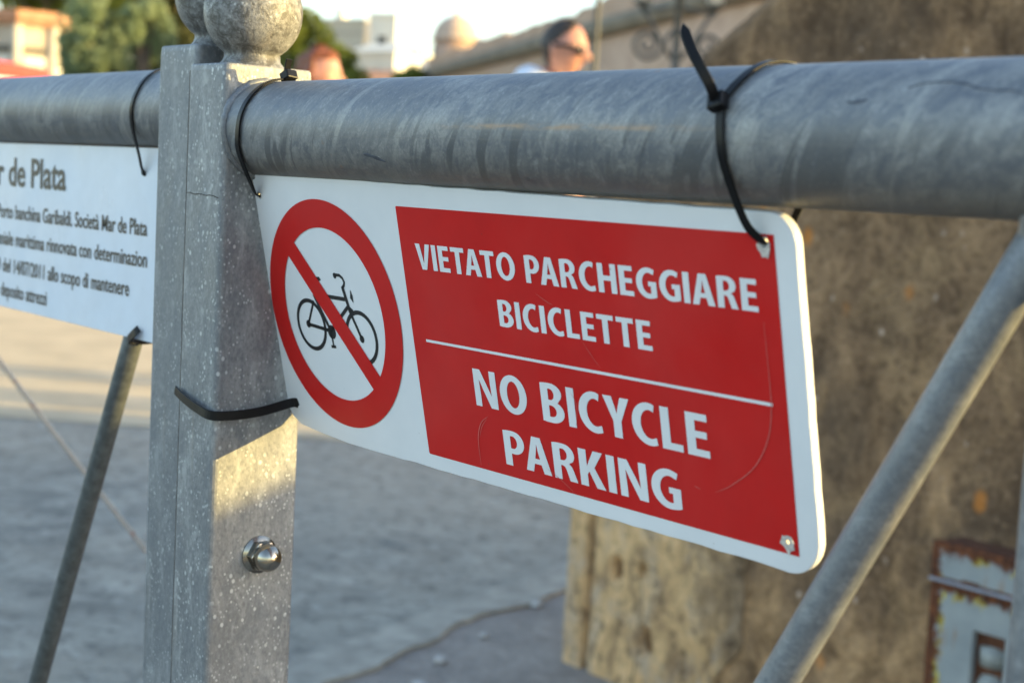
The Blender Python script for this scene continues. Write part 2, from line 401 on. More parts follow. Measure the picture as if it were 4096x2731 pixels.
def render_mat():
    k = NT('sandy_render', 0.92, 0, 0.2)
    x = k.sep()[0]
    a = k.noise(1.0, 6, 0.68, k.map((13, 13, 8)), 0.6); b = k.noise(34, 6, 0.74)
    col = k.ramp(a, [(0.34, (0.376, 0.233, 0.123)), (0.47, (0.707, 0.446, 0.216)), (0.66, (0.912, 0.594, 0.304))])
    col = k.mix(k.ramp(k.noise(1.0, 5, 0.7, k.map((11, 11, 6), loc=(4, 0, 2)), 0.5), [(0.49, 0.0), (0.62, 0.8)]), col, (0.547, 0.416, 0.299))
    col = k.mix(k.ramp(b, [(0.36, 0.75), (0.47, 0.0)]), col, (0.160, 0.104, 0.062))
    col = k.mix(k.ramp(k.noise(1.0, 5, 0.7, k.map((26, 26, 7), loc=(1, 3, 6)), 0.8), [(0.56, 0.0), (0.66, 0.8)]), col, (0.217, 0.144, 0.084))
    # towards its worn right-hand edge the render thins out over the dark stone
    t = k.math('ADD', k.math('MULTIPLY', k.noise(13, 6, 0.72, k.map((1, 1, 0.7))), 0.55), x)
    col = k.mix(k.ramp(k.math('MULTIPLY', k.math('ADD', t, 2.9), 0.5), [(0.527, 0.0), (0.585, 0.9)]), col, k.ramp(b, [(0.35, (0.114, 0.074, 0.044)), (0.65, (0.376, 0.247, 0.141))]))
    k.color(col); k.bump(k.math('ADD', a, b), 0.8, 0.015); return k.m
M_RENDER = render_mat()

def hash_noise(x, y, seed=0):
    def h(i, j):
        n_ = (i*374761393 + j*668265263 + seed*144665) & 0xffffffff
        n_ = ((n_ ^ (n_ >> 13))*1274126177) & 0xffffffff
        return ((n_ ^ (n_ >> 16)) & 0xffff)/65535.0
    i, j = math.floor(x), math.floor(y); fx, fy = x-i, y-j
    fx = fx*fx*(3-2*fx); fy = fy*fy*(3-2*fy)
    return (h(i, j)*(1-fx)+h(i+1, j)*fx)*(1-fy) + (h(i, j+1)*(1-fx)+h(i+1, j+1)*fx)*fy
def fbm(x, y, o=4, seed=0):
    a = 0.5; t = 0
    for k in range(o): t += a*hash_noise(x, y, seed+k); x *= 2.03; y *= 2.03; a *= 0.5
    return t
# ------------------------------------------------------------------ the ground and the quay
def sheet(name, poly, z, mat, kind='structure', h=None):
    b = MB()
    if h: b.prism(poly, z-0.05, z)
    else: b.add([(x, y, z) for x, y in poly], [tuple(range(len(poly)))])
    o = b.build(name, mat); o['kind'] = kind; return o
R_ = 900
sheet('ground', [(-R_, -1.7), (R_, -1.7), (R_, R_), (-R_, R_)], 0.0, M_GROUND)
kw = NT('added_water_surface', 0.06, 0, 0.5); kw.color((0.012, 0.028, 0.034)); kw.bump(kw.noise(2.2, 3, 0.6), 0.35, 0.15)
sheet('added_water', [(-R_, -R_), (R_, -R_), (R_, 2.0), (-R_, 2.0)], -1.25, kw.m)  # unseen sea sheet added behind the camera to cut warm bounce light
b = MB(); b.box((0, -1.62, -0.705), (2*R_, 0.18, 1.4)); o = b.build('added_quay_wall', M_GROUND); o['kind'] = 'structure'  # quay face out of view, added to meet the sea sheet
M_SAND = plain('sandy_paving', (0.50, 0.395, 0.26), 0.9, 0.18, 3.0, bump=0.4, bdist=0.01)
q_ = lambda p, t: (sin(SUN_AZ)*p + cos(SUN_AZ)*t, -cos(SUN_AZ)*p + sin(SUN_AZ)*t)
sheet('sandy_pavement', [q_(-5.95+0.25*(fbm(t*0.6, 1, 3, 6)-.5), t) for t in np.linspace(-30, 30, 80)] + [q_(-70, 30), q_(-70, -30)], 0.004, M_SAND)
# earth strip along the foot of the stone wall, edged by a broken concrete screed
edge = [(-4.2, 5.9), (-3.5, 3.95), (-3.16, 3.12), (-3.04, 2.79), (-2.83, 2.16), (-2.745, 1.92), (-2.66, 1.70), (-2.55, 1.50), (-2.38, 1.18), (-2.0, 0.6)]
sheet('earth_path', edge + [(3.0, 0.6), (3.0, 5.9)], 0.004, M_DIRT)
rr = random.Random(3)
ln = catmull([(x, y, 0) for x, y in edge], 22)
outer = []; inner = []
for i, p in enumerate(ln):
    t = (ln[min(i+1, len(ln)-1)] - ln[max(i-1, 0)]).normalized(); nrm = Vector((-t.y, t.x, 0))
    outer.append(p - nrm*(0.10 + 0.04*(fbm(p.x*9, p.y*9, 3, 5)-.5)))
    inner.append(p + nrm*(0.05 + 0.13*(fbm(p.x*4, p.y*4, 5, 8)-.5)))
kb = MB()
n = len(ln)
vs = [(*p.xy, 0.0) for p in outer] + [(*p.xy, 0.008) for p in outer] + [(*p.xy, 0.014) for p in inner] + [(*p.xy, 0.0) for p in inner]
fs = []
for i in range(n-1):
    for a in range(3): fs.append((a*n+i, a*n+i+1, (a+1)*n+i+1, (a+1)*n+i))
kb.add(vs, fs); o = kb.build('kerb', M_KERB); o['kind'] = 'structure'
# loose chips of rubble lying on the earth
chips = [(-2.62, 2.02, .016), (-2.5, 1.88, .02), (-2.86, 2.5, .018), (-2.45, 1.62, .012), (-2.72, 2.22, .012), (-2.38, 1.78, .012), (-3.0, 2.78, .015)]
labels = ['pale rubble chip beside the broken kerb edge', 'largest pale stone chip on the brown earth', 'small chip where the kerb turns behind the wall',
          'grey chip nearest the lower picture edge', 'flat chip tucked into the kerb notch', 'tiny chip lying out on the brown earth', 'farthest chip at the end of the kerb']
for (x, y, s_), lb in zip(chips, labels):
    bm = bmesh.new(); bmesh.ops.create_icosphere(bm, subdivisions=1, radius=s_)
    for v in bm.verts: v.co = Vector((v.co.x*rr.uniform(.8, 1.4), v.co.y*rr.uniform(.7, 1.2), v.co.z*rr.uniform(.5, .8)))
    me = bpy.data.meshes.new('chip'); bm.to_mesh(me); bm.free()
    o = link('rubble_chip', me, M_RUBBLE); o.location = (x, y, 0.012); tag(o, lb, 'stone chip', 'rubble chips by the kerb')

# ------------------------------------------------------------------ stone wall with sloped end, render patch, meter box
wall = thing('stone_wall', 'massive lichen-stained stone wall with a sloped end behind the railing', 'wall', (-1.0, 2.9, 0))
XL, XT, XR, ZE, ZT, YF, YB = -2.49, -1.84, 2.6, 1.155, 1.575, 2.30, 3.5
def top_z(x):
    if x < XT:
        t = (x-XL)/(XT-XL); return ZE + (ZT-ZE)*(t + 0.03*sin(pi*t))
    return ZT - 0.165*min(1, max(0, (x+1.05)/0.35))  # unseen right part lowered to let sunlight over onto the post
nx, nz = 230, 70
vs = []; fs = []
for i in range(nx+1):
    x = XL + (XR-XL)*(i/nx)**1.25
    for j in range(nz+1):
        t = j/nz; z = -0.02 + (top_z(x)+0.02)*t
        y = YF + 0.022*(fbm(x*7, z*7, 4, 1)-.5) + 0.05*(fbm(x*1.6, z*1.6, 2, 9)-.5) + 0.03*max(0, t-0.97)/0.03
        vs.append((x + (0.02*(fbm(z*5, 3, 3, 4)-.5) if i == 0 else 0), y, z))
for i in range(nx):
    for j in range(nz):
        a = i*(nz+1)+j; fs.append((a, a+nz+1, a+nz+2, a+1))
b = MB(); b.add(vs, fs, True)
o = b.build('wall_face', M_STONE); o.parent = wall; o.matrix_parent_inverse = Matrix.Translation((1.0, -2.9, 0))
b = MB()   # core, top and the sloping coping behind the rough face
prof = [(XL+0.012, 0.0)] + [(x, top_z(x)-0.006) for x in np.linspace(XL+0.012, XT, 14)] + [(-1.05, ZT-0.006), (-0.70, top_z(0)-0.006), (XR, top_z(0)-0.006), (XR, 0.0)]
Mx = Matrix(((1, 0, 0, 0), (0, 0, 1, 0), (0, 1, 0, 0), (0, 0, 0, 1)))
b.prism(prof, YF+0.06, YB, Mx)
o = b.build('wall_core', M_STONE); o.parent = wall; o.matrix_parent_inverse = Matrix.Translation((1.0, -2.9, 0))
# sandy render that survives on the lower end of the wall, with a vertical crack and two bolt holes
b = MB(); vs = []; fs = []; nx, nz = 70, 80
x0, x1 = XL-0.03, -2.0
for i in range(nx+1):
    for j in range(nz+1):
        t = i/nx; z = -0.02 + 0.80*j/nz
        xr = x1 + 0.05*(fbm(z*9, 1, 4, 21)-.5) - 0.10*max(0, 0.16-z)/0.16
        x = x0 + (xr-x0)*t
        d = 0.028 + 0.012*(fbm(x*14, z*6, 4, 31)-.5)
        g = abs(x - (-2.425+0.012*(fbm(z*6, 2, 3, 41)-.5)))
        d -= 0.036*max(0, 1-g/0.014)
        d += 0.016*(fbm(x*9+3, z*8, 4, 51)-.5)
        for (px, pz, pr) in ((-2.338, 0.250, 0.020), (-2.243, 0.115, 0.026), (-2.262, 0.262, 0.012)):
            q = math.hypot(x-px, (z-pz)*0.7); d -= 0.05*max(0, 1-(q/pr)**2)
        if t < 0.07: d -= 0.03*((0.07-t)/0.07)**2*1.5
        d *= min(1, (1-t)/0.25)
        vs.append((x, YF-0.01-d if t < 1 else YF+0.02, z))
for i in range(nx):
    for j in range(nz):
        a = i*(nz+1)+j; fs.append((a, a+nz+1, a+nz+2, a+1))
b.add(vs, fs, True)
n0 = len(b.v)     # return face round the corner
ret = []; rf = []
for j in range(nz+1):
    v = vs[j]; ret += [v, (v[0]+0.015, YF+0.5, v[2])]
for j in range(nz): rf.append((2*j, 2*j+1, 2*j+3, 2*j+2))
b.add(ret, rf, True)
o = b.build('render_patch', M_RENDER); o.parent = wall; o.matrix_parent_inverse = Matrix.Translation((1.0, -2.9, 0))
tag(o, 'sandy yellow cracked render on the end of the wall')

def box_mat():
    k = NT('rusted_grey_paint', 0.55, 0.0, 0.4)
    x, y, z = k.sep()[:3]
    # rust creeps in from the plate edges (object space: x 0..w, z 0..h)
    d = k.math('MINIMUM', k.math('MINIMUM', x, k.math('SUBTRACT', 0.20, x)), k.math('SUBTRACT', 0.245, z))
    d = k.math('MINIMUM', d, k.math('ADD', k.math('MULTIPLY', k.math('GREATER_THAN', z, 0.185), 1.0), k.math('SUBTRACT', 0.178, z)))
    r = k.math('SUBTRACT', d, k.math('MULTIPLY', k.noise(48, 5, 0.7), 0.056))
    rust = k.ramp(k.math('ADD', r, 0.5), [(0.490, 1.0), (0.497, 0.0)])
    yel = k.ramp(k.math('ADD', r, 0.5), [(0.495, 1.0), (0.503, 0.0)])
    ygate = k.ramp(k.noise(26, 2, 0.5, k.map(loc=(5, 1, 3))), [(0.52, 0.0), (0.56, 1.0)])
    base = k.ramp(k.noise(20, 3, 0.5), [(0.3, (0.25, 0.272, 0.275)), (0.7, (0.33, 0.35, 0.345))])
    blob = k.math('MULTIPLY', k.ramp(k.noise(24, 3, 0.5, k.map((1.4, 1, 0.7), loc=(2, 2, 9))), [(0.54, 0.0), (0.56, 1.0)]), k.math('LESS_THAN', x, 0.030))
    base = k.mix(blob, base, (0.55, 0.44, 0.02))
    base = k.mix(k.math('MULTIPLY', yel, ygate), base, (0.50, 0.38, 0.03))
    rc = k.ramp(k.noise(70, 4, 0.7), [(0.35, (0.045, 0.018, 0.010)), (0.6, (0.17, 0.055, 0.02)), (0.8, (0.30, 0.11, 0.035))])
    run = k.math('MULTIPLY', k.ramp(k.noise(1.0, 4, 0.65, k.map((60, 60, 6))), [(0.56, 0.0), (0.66, 0.6)]), k.ramp(k.noise(14, 2, 0.5), [(0.45, 0.0), (0.6, 1.0)]))
    base = k.mix(run, base, (0.30, 0.17, 0.09))
    k.color(k.mix(rust, base, rc)); k.rough(k.mix(rust, (0.45, 0.45, 0.45), (0.9, 0.9, 0.9)))
    k.bump(k.math('ADD', k.math('MULTIPLY', rust, 0.5), k.noise(90, 3, 0.6)), 0.4, 0.003)
    return k.m
M_BOX = box_mat()
M_RUST = plain('bare_rust', (0.12, 0.045, 0.02), 0.9, 0.5, 60, bump=0.5, bdist=0.003)
bx = thing('meter_box', 'rusty grey painted metal box with a slot on the stone wall', 'box', (-1.52, 2.215, 0.25))
fw_, sx0, sx1, sz0, sz1 = 0.20, 0.088, 0.150, -0.03, 0.108
b = MB()
b.box((0.10, 0.046, 0.048), (0.196, 0.06, 0.386), 0.004)
b.build('case', M_RUST, bx)
b = MB()     # front plate built round the slot, 6 mm proud
hole = [(sx0, sz0), (sx1, sz0), (sx1, sz1), (sx0, sz1)]; out_ = [(0, -0.14), (fw_, -0.14), (fw_, 0.176), (0, 0.176)]
for y in (0.0, 0.014):
    b.add([(x, y, z) for x, z in out_] + [(x, y, z) for x, z in hole], [(i, (i+1) % 4, 4+(i+1) % 4, 4+i) for i in range(4)])
b.add([(x, y, z) for y in (0.0, 0.014) for x, z in out_], [(i, (i+1) % 4, 4+(i+1) % 4, 4+i) for i in range(4)])
b.add([(x, y, z) for y in (0.0, 0.014) for x, z in hole], [(i, (i+1) % 4, 4+(i+1) % 4, 4+i) for i in range(4)])
b.build('front_plate', M_BOX, bx)
b = MB(); b.box((0.10, 0.005, 0.2115), (0.20, 0.022, 0.063), 0.003); b.build('lid', M_BOX, bx)
b = MB(); b.box((0.10, -0.001, 0.1785), (0.198, 0.02, 0.0045), 0.001); b.build('hinge_strip', plain('worn_steel_edge', (0.35, 0.37, 0.42), 0.4, 0.2, 80, metal=0.4), bx)
b = MB(); b.box((0.08, -0.0065, 0.1855), (0.034, 0.003, 0.006), 0.001); b.build('latch', M_RUST, bx)
b = MB()
b.lathe([(0.0, -0.03), (0.028, -0.03), (0.03, 0.0), (0.03, 0.02), (0.022, 0.035), (0.0, 0.04)], 20, Matrix.Translation((0.12, 0.028, 0.0)))
b.lathe([(0.0, 0.0), (0.026, 0.0), (0.028, 0.03), (0.0, 0.034)], 20, Matrix.Translation((0.12, 0.026, 0.052)))
b.build('meter_body', plain('chipped_enamel', (0.27, 0.28, 0.26), 0.5, 0.35, 40), bx)

# ------------------------------------------------------------------ the railing
RY, RZ, RR = 0.522, 1.0776, 0.0308                     # right-hand rail axis and radius
PX0, PX1, PY0, PY1, PZT = -0.942, -0.892, 0.4915, 0.5575, 1.1185
LY, LZ, LR = 0.547, 1.0935, 0.0295                     # left-hand rail
LX0, LX1, LYa, LYb, LZT = -1.0005, -0.9452, 0.4990, 0.5650, 1.1330
def rail_mesh(x0, x1, rad, seg=72, n=40, seed=1):
    b = MB()
    pts = [(x0 + (x1-x0)*i/n, 0, 0) for i in range(n+1)]
    vs = []; fs = []
    for i, p in enumerate(pts):
        for j in range(seg):
            a = 2*pi*j/seg; r = rad*(1 + 0.004*(fbm(p[0]*9, a*1.2, 2, seed)-.5))
            vs.append((p[0], r*cos(a), r*sin(a)))
    for i in range(n):
        for j in range(seg):
            j2 = (j+1) % seg; fs.append((i*seg+j, i*seg+j2, (i+1)*seg+j2, (i+1)*seg+j))
    b.add(vs, fs, True); return b
def bead(rad, x, seed, r=0.0028):
    b = MB(); pts = []
    n = 90
    vs = []; fs = []; rs = random.Random(seed); k = 8
    for i in range(n):
        a = 2*pi*i/n; rr_ = r*(0.75 + 0.35*abs(sin(i*1.3)) + rs.uniform(-.1, .1))
        for j in range(k):
            c = 2*pi*j/k; R2 = rad + rr_*cos(c)*0.9
            vs.append((x + rr_*sin(c), R2*cos(a), R2*sin(a)))
    for i in range(n):
        for j in range(k):
            i2 = (i+1) % n; j2 = (j+1) % k; fs.append((i*k+j, i2*k+j, i2*k+j2, i*k+j2))
    b.add(vs, fs, True); return b
def make_post(name, x0, x1, y0, y1, zt, parent, seed, mat=None):
    cx, cy = (x0+x1)/2, (y0+y1)/2; hx, hy = (x1-x0)/2, (y1-y0)/2
    rc = 0.0042; ring = []
    for sx, sy, a0 in ((1, 1, 0), (-1, 1, 90), (-1, -1, 180), (1, -1, 270)):
        for k in range(5):
            a = radians(a0 + 22.5*k); ring.append((sx*(hx-rc)+rc*cos(a), sy*(hy-rc)+rc*sin(a)))
    zs = [0.01] + list(np.linspace(0.05, zt-0.02, 60)) + [zt-0.010, zt-0.004, zt-0.001, zt]
    sc = [1]*(len(zs)-3) + [0.997, 0.985, 0.962]
    vs = []; fs = []; k = len(ring)
    for z, s_ in zip(zs, sc):
        for (x, y) in ring:
            w = 1 + 0.004*(fbm(z*9 + seed*3, seed, 3, seed)-.5)
            vs.append((x*s_*w, y*s_*w, z))
    for i in range(len(zs)-1):
        for j in range(k):
            j2 = (j+1) % k; fs.append((i*k+j, i*k+j2, (i+1)*k+j2, (i+1)*k+j))
    fs.append(tuple((len(zs)-1)*k+j for j in range(k))); fs.append(tuple(reversed(range(k))))
    b = MB(); b.add(vs, fs, False)
    o = b.build(name, mat or M_POST, parent)
    o.location = (cx, cy, 0)
    return o
def make_ball(parent, z, r=0.0325, seed=3):
    prof = [(0.0232, 0.0), (0.0218, 0.0018), (0.0193, 0.0045), (0.0181, 0.0075), (0.0183, 0.0098)]
    zc = 0.0098 + math.sqrt(r*r-0.0183**2)
    a0 = math.asin(-(zc-0.0098)/r)
    for i in range(1, 29):
        a = a0 + (pi/2-a0)*i/28; prof.append((max(r*cos(a), 0.0), zc + r*sin(a)))
    b = MB(); b.lathe(prof, 56)
    b.v = [(x*(1+0.012*(fbm(y*60+9, z_*60, 3, seed)-.5)), y*(1+0.012*(fbm(x*60, z_*60+4, 3, seed)-.5)), z_) for x, y, z_ in b.v]
    o = b.build('ball_finial', M_BALL, parent); o.location = (0, 0, z); return o

def rod(name, a, b_, r, parent, mat=None):
    b = MB(); a = Vector(a); b_ = Vector(b_)
    b.tube([a.lerp(b_, i/12) for i in range(13)], r, 28); return b.build(name, mat or M_ROD, parent)

# --- right panel
br = thing('railing_panel', 'galvanised railing panel carrying the red sign, with nut on its post', 'railing', (-0.917, 0.5245, 0), group='galvanised railing panels')
inv = Matrix.Translation((0.917, -0.5245, 0))
def under(o, par=br, inv_=None): o.parent = par; o.matrix_parent_inverse = (inv_ if inv_ is not None else inv); return o
rail = under(rail_mesh(PX1-0.002, 1.1, RR, 72, 60, 5).build('top_rail', M_RAIL)); rail.location = (0, RY, RZ)
wb = bead(RR, PX1+0.001, 4).build('weld_bead', M_ROD, rail)
post = under(make_post('end_post', PX0, PX1, PY0, PY1, PZT, None, 2))
make_ball(post, PZT-0.001)
po2 = under(make_post('end_post', 1.1, 1.15, PY0, PY1, PZT, None, 6)); make_ball(po2, PZT-0.001, seed=8)
b = MB(); gl = [Vector((PX0+0.0004-(PX0+PX1)/2 + 0.0006*(fbm(z*60, 2, 3, 3)-.5), PY0+0.0010-(PY0+PY1)/2, z)) for z in np.linspace(0.60, PZT-0.004, 140)]
b.ribbon(gl, [(1, 0, 0)]*140, [(-0.6, -1, 0)]*140, 0.0009, 0.0006, [max(0.06, 3.0*fbm(i*0.23, 4, 3, 2)-1.05) for i in range(140)])
b.build('grime_line', plain('seam_grime', (0.20, 0.185, 0.165), 0.9, 0.4, 90), post)
b = MB(); gl = [Vector((x-(PX0+PX1)/2, PY0-0.0001-(PY0+PY1)/2, 1.0345-0.10*(x-PX0)*0.4+0.0022*(fbm(x*260, 6, 3, 9)-.5))) for x in np.linspace(PX0+0.003, PX1-0.004, 40)]
b.ribbon(gl, [(0, 0, 1)]*40, [(0, -1, 0)]*40, 0.0007, 0.0005, [0.3+1.2*fbm(i*0.7, 3, 2, 5) for i in range(40)])
b.build('crack_line', plain('crack_grime', (0.07, 0.06, 0.05), 0.9, 0.4, 90), post)
# domed nut on the side of the post
nut = bpy.data.objects.new('domed_nut', None)
b = MB(); Mn = Matrix.Translation((0.0250, 0.0045, 0.7945)) @ Matrix.Rotation(pi/2, 4, 'Y')
b.lathe([(0.0, 0.0), (0.0128, 0.0), (0.0128, 0.0012), (0.0, 0.0012)], 40, Mn)
washer = b.build('washer', M_STEEL, post)
b = MB(); hexp = [(0.0106*cos(pi/3*i+0.5), 0.0106*sin(pi/3*i+0.5)) for i in range(6)]
b.prism(hexp, 0.0012, 0.0085, Mn)
o = b.build('nut', M_STEEL, post); bv = o.modifiers.new('b', 'BEVEL'); bv.width = 0.0006; bv.segments = 2
b = MB(); R0 = 0.0094
b.lathe([(R0, 0.0080), (R0, 0.0115)] + [(R0*cos(pi/2*i/10), 0.0115+R0*sin(pi/2*i/10)) for i in range(1, 11)], 36, Mn)
b.build('nut_dome', M_STEEL, post)
bpy.data.objects.remove(nut)
d0, d1 = Vector((-0.3022, RY, 1.0776)), Vector((-0.3022-0.480*1.06, RY, 1.0776-0.877*1.06))
under(rod('brace', d0, d1, 0.0088, None))
for x in (-0.3105,):
    under(rod('upright_bar', (x, RY, 1.06), (x, RY, 0.14), 0.0095, None))
under(rod('bottom_rail', (PX1, RY, 0.14), (1.1, RY, 0.14), 0.02, None))
b = MB()
ce = Vector((-0.3022-0.547*0.031, RY, 1.0776-0.031)); dv = Vector((-0.480, 0, -0.877))
b.tube([ce-dv*0.004, ce+dv*0.001, ce+dv*0.004, ce+dv*0.008], [0.0130, 0.0125, 0.0105, 0.0088], 28, cap=False)
under(b.build('weld_collar', M_ROD))
# old scrapes in the zinc of the rail
M_SCRAPE = plain('dark_scrape', (0.075, 0.082, 0.10), 0.6, 0.3, 200)
def scrape(pts, w):
    pp = []; nn = []
    for x, d in pts:
        a = radians(d); n_ = Vector((0, cos(a), sin(a))); pp.append(Vector((x, 0, 0)) + n_*(RR+0.0001)); nn.append(n_)
    pp = catmull(pp, 6); nn = [v.normalized() for v in catmull(nn, 6)]; kk = len(pp)
    b = MB(); b.ribbon(pp, nn, nn, w, 0.0004, [0.25+0.75*abs(sin(pi*min(1, (i+.5)/kk)))*(0.7+0.3*sin(i*0.9)) for i in range(kk)])
    b.build('scrape_mark', M_SCRAPE, rail)
scrape([(-0.3692, 145.2), (-0.3614, 141.0), (-0.3519, 140.2), (-0.3426, 143.0), (-0.337, 147.0), (-0.3293, 148.4), (-0.322, 149.3), (-0.3139, 154.2)], 0.0010)
scrape([(-0.3955, 156.8), (-0.3922, 157.2), (-0.3883, 155.8), (-0.3863, 155.1)], 0.0016)
scrape([(-0.7357, 208.1), (-0.7278, 210.3), (-0.7172, 216.0)], 0.0030)
# --- left panel
bl = thing('railing_panel', 'galvanised railing panel carrying the white notice, left of the joint', 'railing', (-0.972, 0.5305, 0), group='galvanised railing panels')
invl = Matrix.Translation((0.972, -0.5305, 0))
rl = under(rail_mesh(-2.9, LX0+0.002, LR, 72, 60, 11).build('top_rail', M_RAIL), bl, invl); rl.location = (0, LY, LZ)
bead(LR, LX0-0.001, 14).build('weld_bead', M_ROD, rl)
pl = under(make_post('end_post', LX0, LX1, LYa, LYb, LZT, None, 12, M_POST_AGED), bl, invl); make_ball(pl, LZT-0.001, 0.0325, 13)
pl2 = under(make_post('end_post', -2.95, -2.9, LYa, LYb, LZT, None, 15), bl, invl); make_ball(pl2, LZT-0.001, 0.0325, 16)
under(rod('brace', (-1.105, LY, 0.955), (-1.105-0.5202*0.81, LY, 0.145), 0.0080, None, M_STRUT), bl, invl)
under(rod('bottom_rail', (-2.9, LY, 0.14), (LX0, LY, 0.14), 0.02, None), bl, invl)

# ------------------------------------------------------------------ red sign
TAU = 0.2225
STL = Vector((-0.733065, 0.5163, 1.03485))     # upper left corner of the red field
sg = thing('no_parking_sign', 'red and white no bicycle parking sign hanging below the rail', 'sign', STL, (pi/2+TAU, 0, 0))
def P2(x, y): return (x/1000.0, -y/1000.0)
def filled(name, loops, mat, parent, z, depth=0.0, bev=0.0):
    cu_ = bpy.data.curves.new(name, 'CURVE'); cu_.dimensions = '2D'; cu_.fill_mode = 'BOTH'
    for lp in loops:
        sp = cu_.splines.new('POLY'); sp.points.add(len(lp)-1); sp.use_cyclic_u = True
        for q, (x, y) in zip(sp.points, lp): q.co = (x, y, 0, 1)
    cu_.extrude = depth; cu_.bevel_depth = bev; cu_.bevel_resolution = 1
    t = bpy.data.objects.new('tmp', cu_); COL.objects.link(t)
    dg = bpy.context.evaluated_depsgraph_get(); me = bpy.data.meshes.new_from_object(t.evaluated_get(dg))
    bpy.data.objects.remove(t); bpy.data.curves.remove(cu_)
    me.name = name; me.materials.clear()
    o = link(name, me, mat, parent); o.location = (0, 0, z); return o
def arc(cx, cy, rx, ry, a0, a1, n=18):
    return [(cx+rx*cos(radians(a0+(a1-a0)*i/n)), cy+ry*sin(radians(a0+(a1-a0)*i/n))) for i in range(n+1)]
def circ(cx, cy, r, n=20, jit=0.0, rs=None):
    return [(cx+r*(1+(rs.uniform(-jit, jit) if rs else 0))*cos(2*pi*i/n), cy+r*(1+(rs.uniform(-jit, jit) if rs else 0))*sin(2*pi*i/n)) for i in range(n)]
# outline in millimetres, x right and y down from the red corner
rs = random.Random(5)
ol = [(-166, 0), (-166.3, 30), (-166, 60), (-165.3, 95), (-164.6, 128), (-161.5, 141), (-155, 150), (-146, 154.5), (-120, 156.8)]
ol += [(x, 158.6+rs.uniform(-.35, .35)) for x in range(-90, 270, 12)]
ol += arc(277.5, 140, 19, 19.3, 90, 0, 10)
ol += [(296.5+rs.uniform(-.25, .25), y) for y in range(132, 12, -8)]
ol += arc(283, 4.5, 13.5, 13.7, 0, -90, 10)
ol += [(x, -9.2-(270-x)*0.0125+rs.uniform(-.3, .3)) for x in range(264, -140, -14)]
ol += [(-150, -14.6), (-156, -13), (-161.5, -8.5), (-165, -3.5)]
HOLES = [(-154, 0.2), (-147.3, 140.3), (279.3, 4.2), (279.4, 144.1)]
holes_l = [circ(x, y, 2.6, 12, 0.15, rs) for x, y in HOLES]
mm = lambda lp: [P2(*p) for p in lp]
TH = 0.0050
panel = filled('panel', [mm(ol)] + [mm(h) for h in holes_l], M_PANEL, sg, -TH/2, TH/2-0.0004, 0.0004)
rf_ = [(0.6, 0), (300/1*0.95, 0), (285, 150), (0.6, 150), (0, 149.4), (0, 0.6)]
rf_ = [(0.8, 0.0), (285, 0), (285, 150), (0.8, 150), (0.15, 149.6), (0, 149), (0, 0.9), (0.2, 0.2)]
filled('red_field', [mm(rf_), mm(circ(279.3, 4.2, 3.1, 14, 0.2, rs)), mm(circ(279.4, 144.1, 3.3, 14, 0.25, rs))], M_RED, sg, 0.00022)
CX_, CY_ = -84.6, 73.0
# prohibition ring and slash as one outline
ring_o = circ(CX_, CY_, 73.6, 96); RI = 55.7; hw = 6.6
half1 = []; half2 = []
aw = math.degrees(math.asin(hw/RI))
half1 = [(CX_+RI*cos(radians(a)), CY_+RI*sin(radians(a))) for a in np.linspace(45.6-180+aw, 45.6-aw, 60)]
half2 = [(CX_+RI*cos(radians(a)), CY_+RI*sin(radians(a))) for a in np.linspace(45.6+aw, 225.6-aw, 60)]
filled('prohibition_symbol', [mm(ring_o), mm(half1), mm(half2)], M_RED, sg, 0.00044)
def stroke(pts, w):
    pts = [Vector((*p, 0)) for p in pts]; L = []; R = []
    for i, p in enumerate(pts):
        t = (pts[min(i+1, len(pts)-1)]-pts[max(i-1, 0)]).normalized(); n_ = Vector((-t.y, t.x, 0))
        L.append((p+n_*w/2)[:2]); R.append((p-n_*w/2)[:2])
    return L + R[::-1]
parts = []
bk = MB()
def flat(lp): bk.add([(*P2(*p), 0) for p in lp], [tuple(range(len(lp)))])
def annulus(cx, cy, r0, r1, a0=0, a1=360, n=48):
    A = [radians(a0+(a1-a0)*i/n) for i in range(n+1)]
    v = [(*P2(cx+r*cos(a), cy+r*sin(a)), 0) for a in A for r in (r0, r1)]
    bk.add(v, [(2*i, 2*i+1, 2*i+3, 2*i+2) for i in range(n)])
annulus(-112.8, 82.3, 14.6, 17.3); annulus(-55.8, 84.8, 14.6, 17.4)
for a, c, w in (((-116.2, 82), (-106.0, 66), 2.0), ((-116.2, 82.4), (-90, 84.2), 2.4), ((-104.9, 61.6), (-91.3, 83), 2.6), ((-104.5, 61.5), (-68.6, 61.6), 2.6),
                ((-66.6, 66.3), (-90.5, 84), 2.6), ((-69.6, 53.5), (-64.6, 69.6), 3.0), ((-65, 69), (-56, 85.2), 2.4), ((-104.8, 62), (-99, 51.8), 2.2),
                ((-90.6, 84), (-89.8, 94.0), 1.8), ((-92.6, 94.6), (-87.2, 94.2), 1.9), ((-65, 67), (-61.5, 68.8), 2.6)):
    flat(stroke([a, c], w))
flat(stroke([(-78.2, 47.2), (-74.5, 46.6), (-71, 46.6), (-68, 48.2), (-66.6, 50.6), (-67.4, 52.6), (-69.8, 54.4)], 2.0))
flat(circ(-76.4, 47.2, 1.9, 12)); flat(circ(-116.4, 82.2, 2.6, 14)); flat(circ(-55.8, 85.6, 2.5, 14)); flat(circ(-89.6, 84.8, 4.6, 18))
flat([(-103, 50.2), (-95, 49.4), (-93.4, 51.2), (-97.2, 53.2), (-102.4, 53)])
flat([(-61.0, 54.8), (-59.3, 58.6), (-59.3, 63.2), (-62.4, 60.2)])
o = bk.build('bicycle_symbol', M_BLACK, sg); o.location = (0, 0, 0.0002)

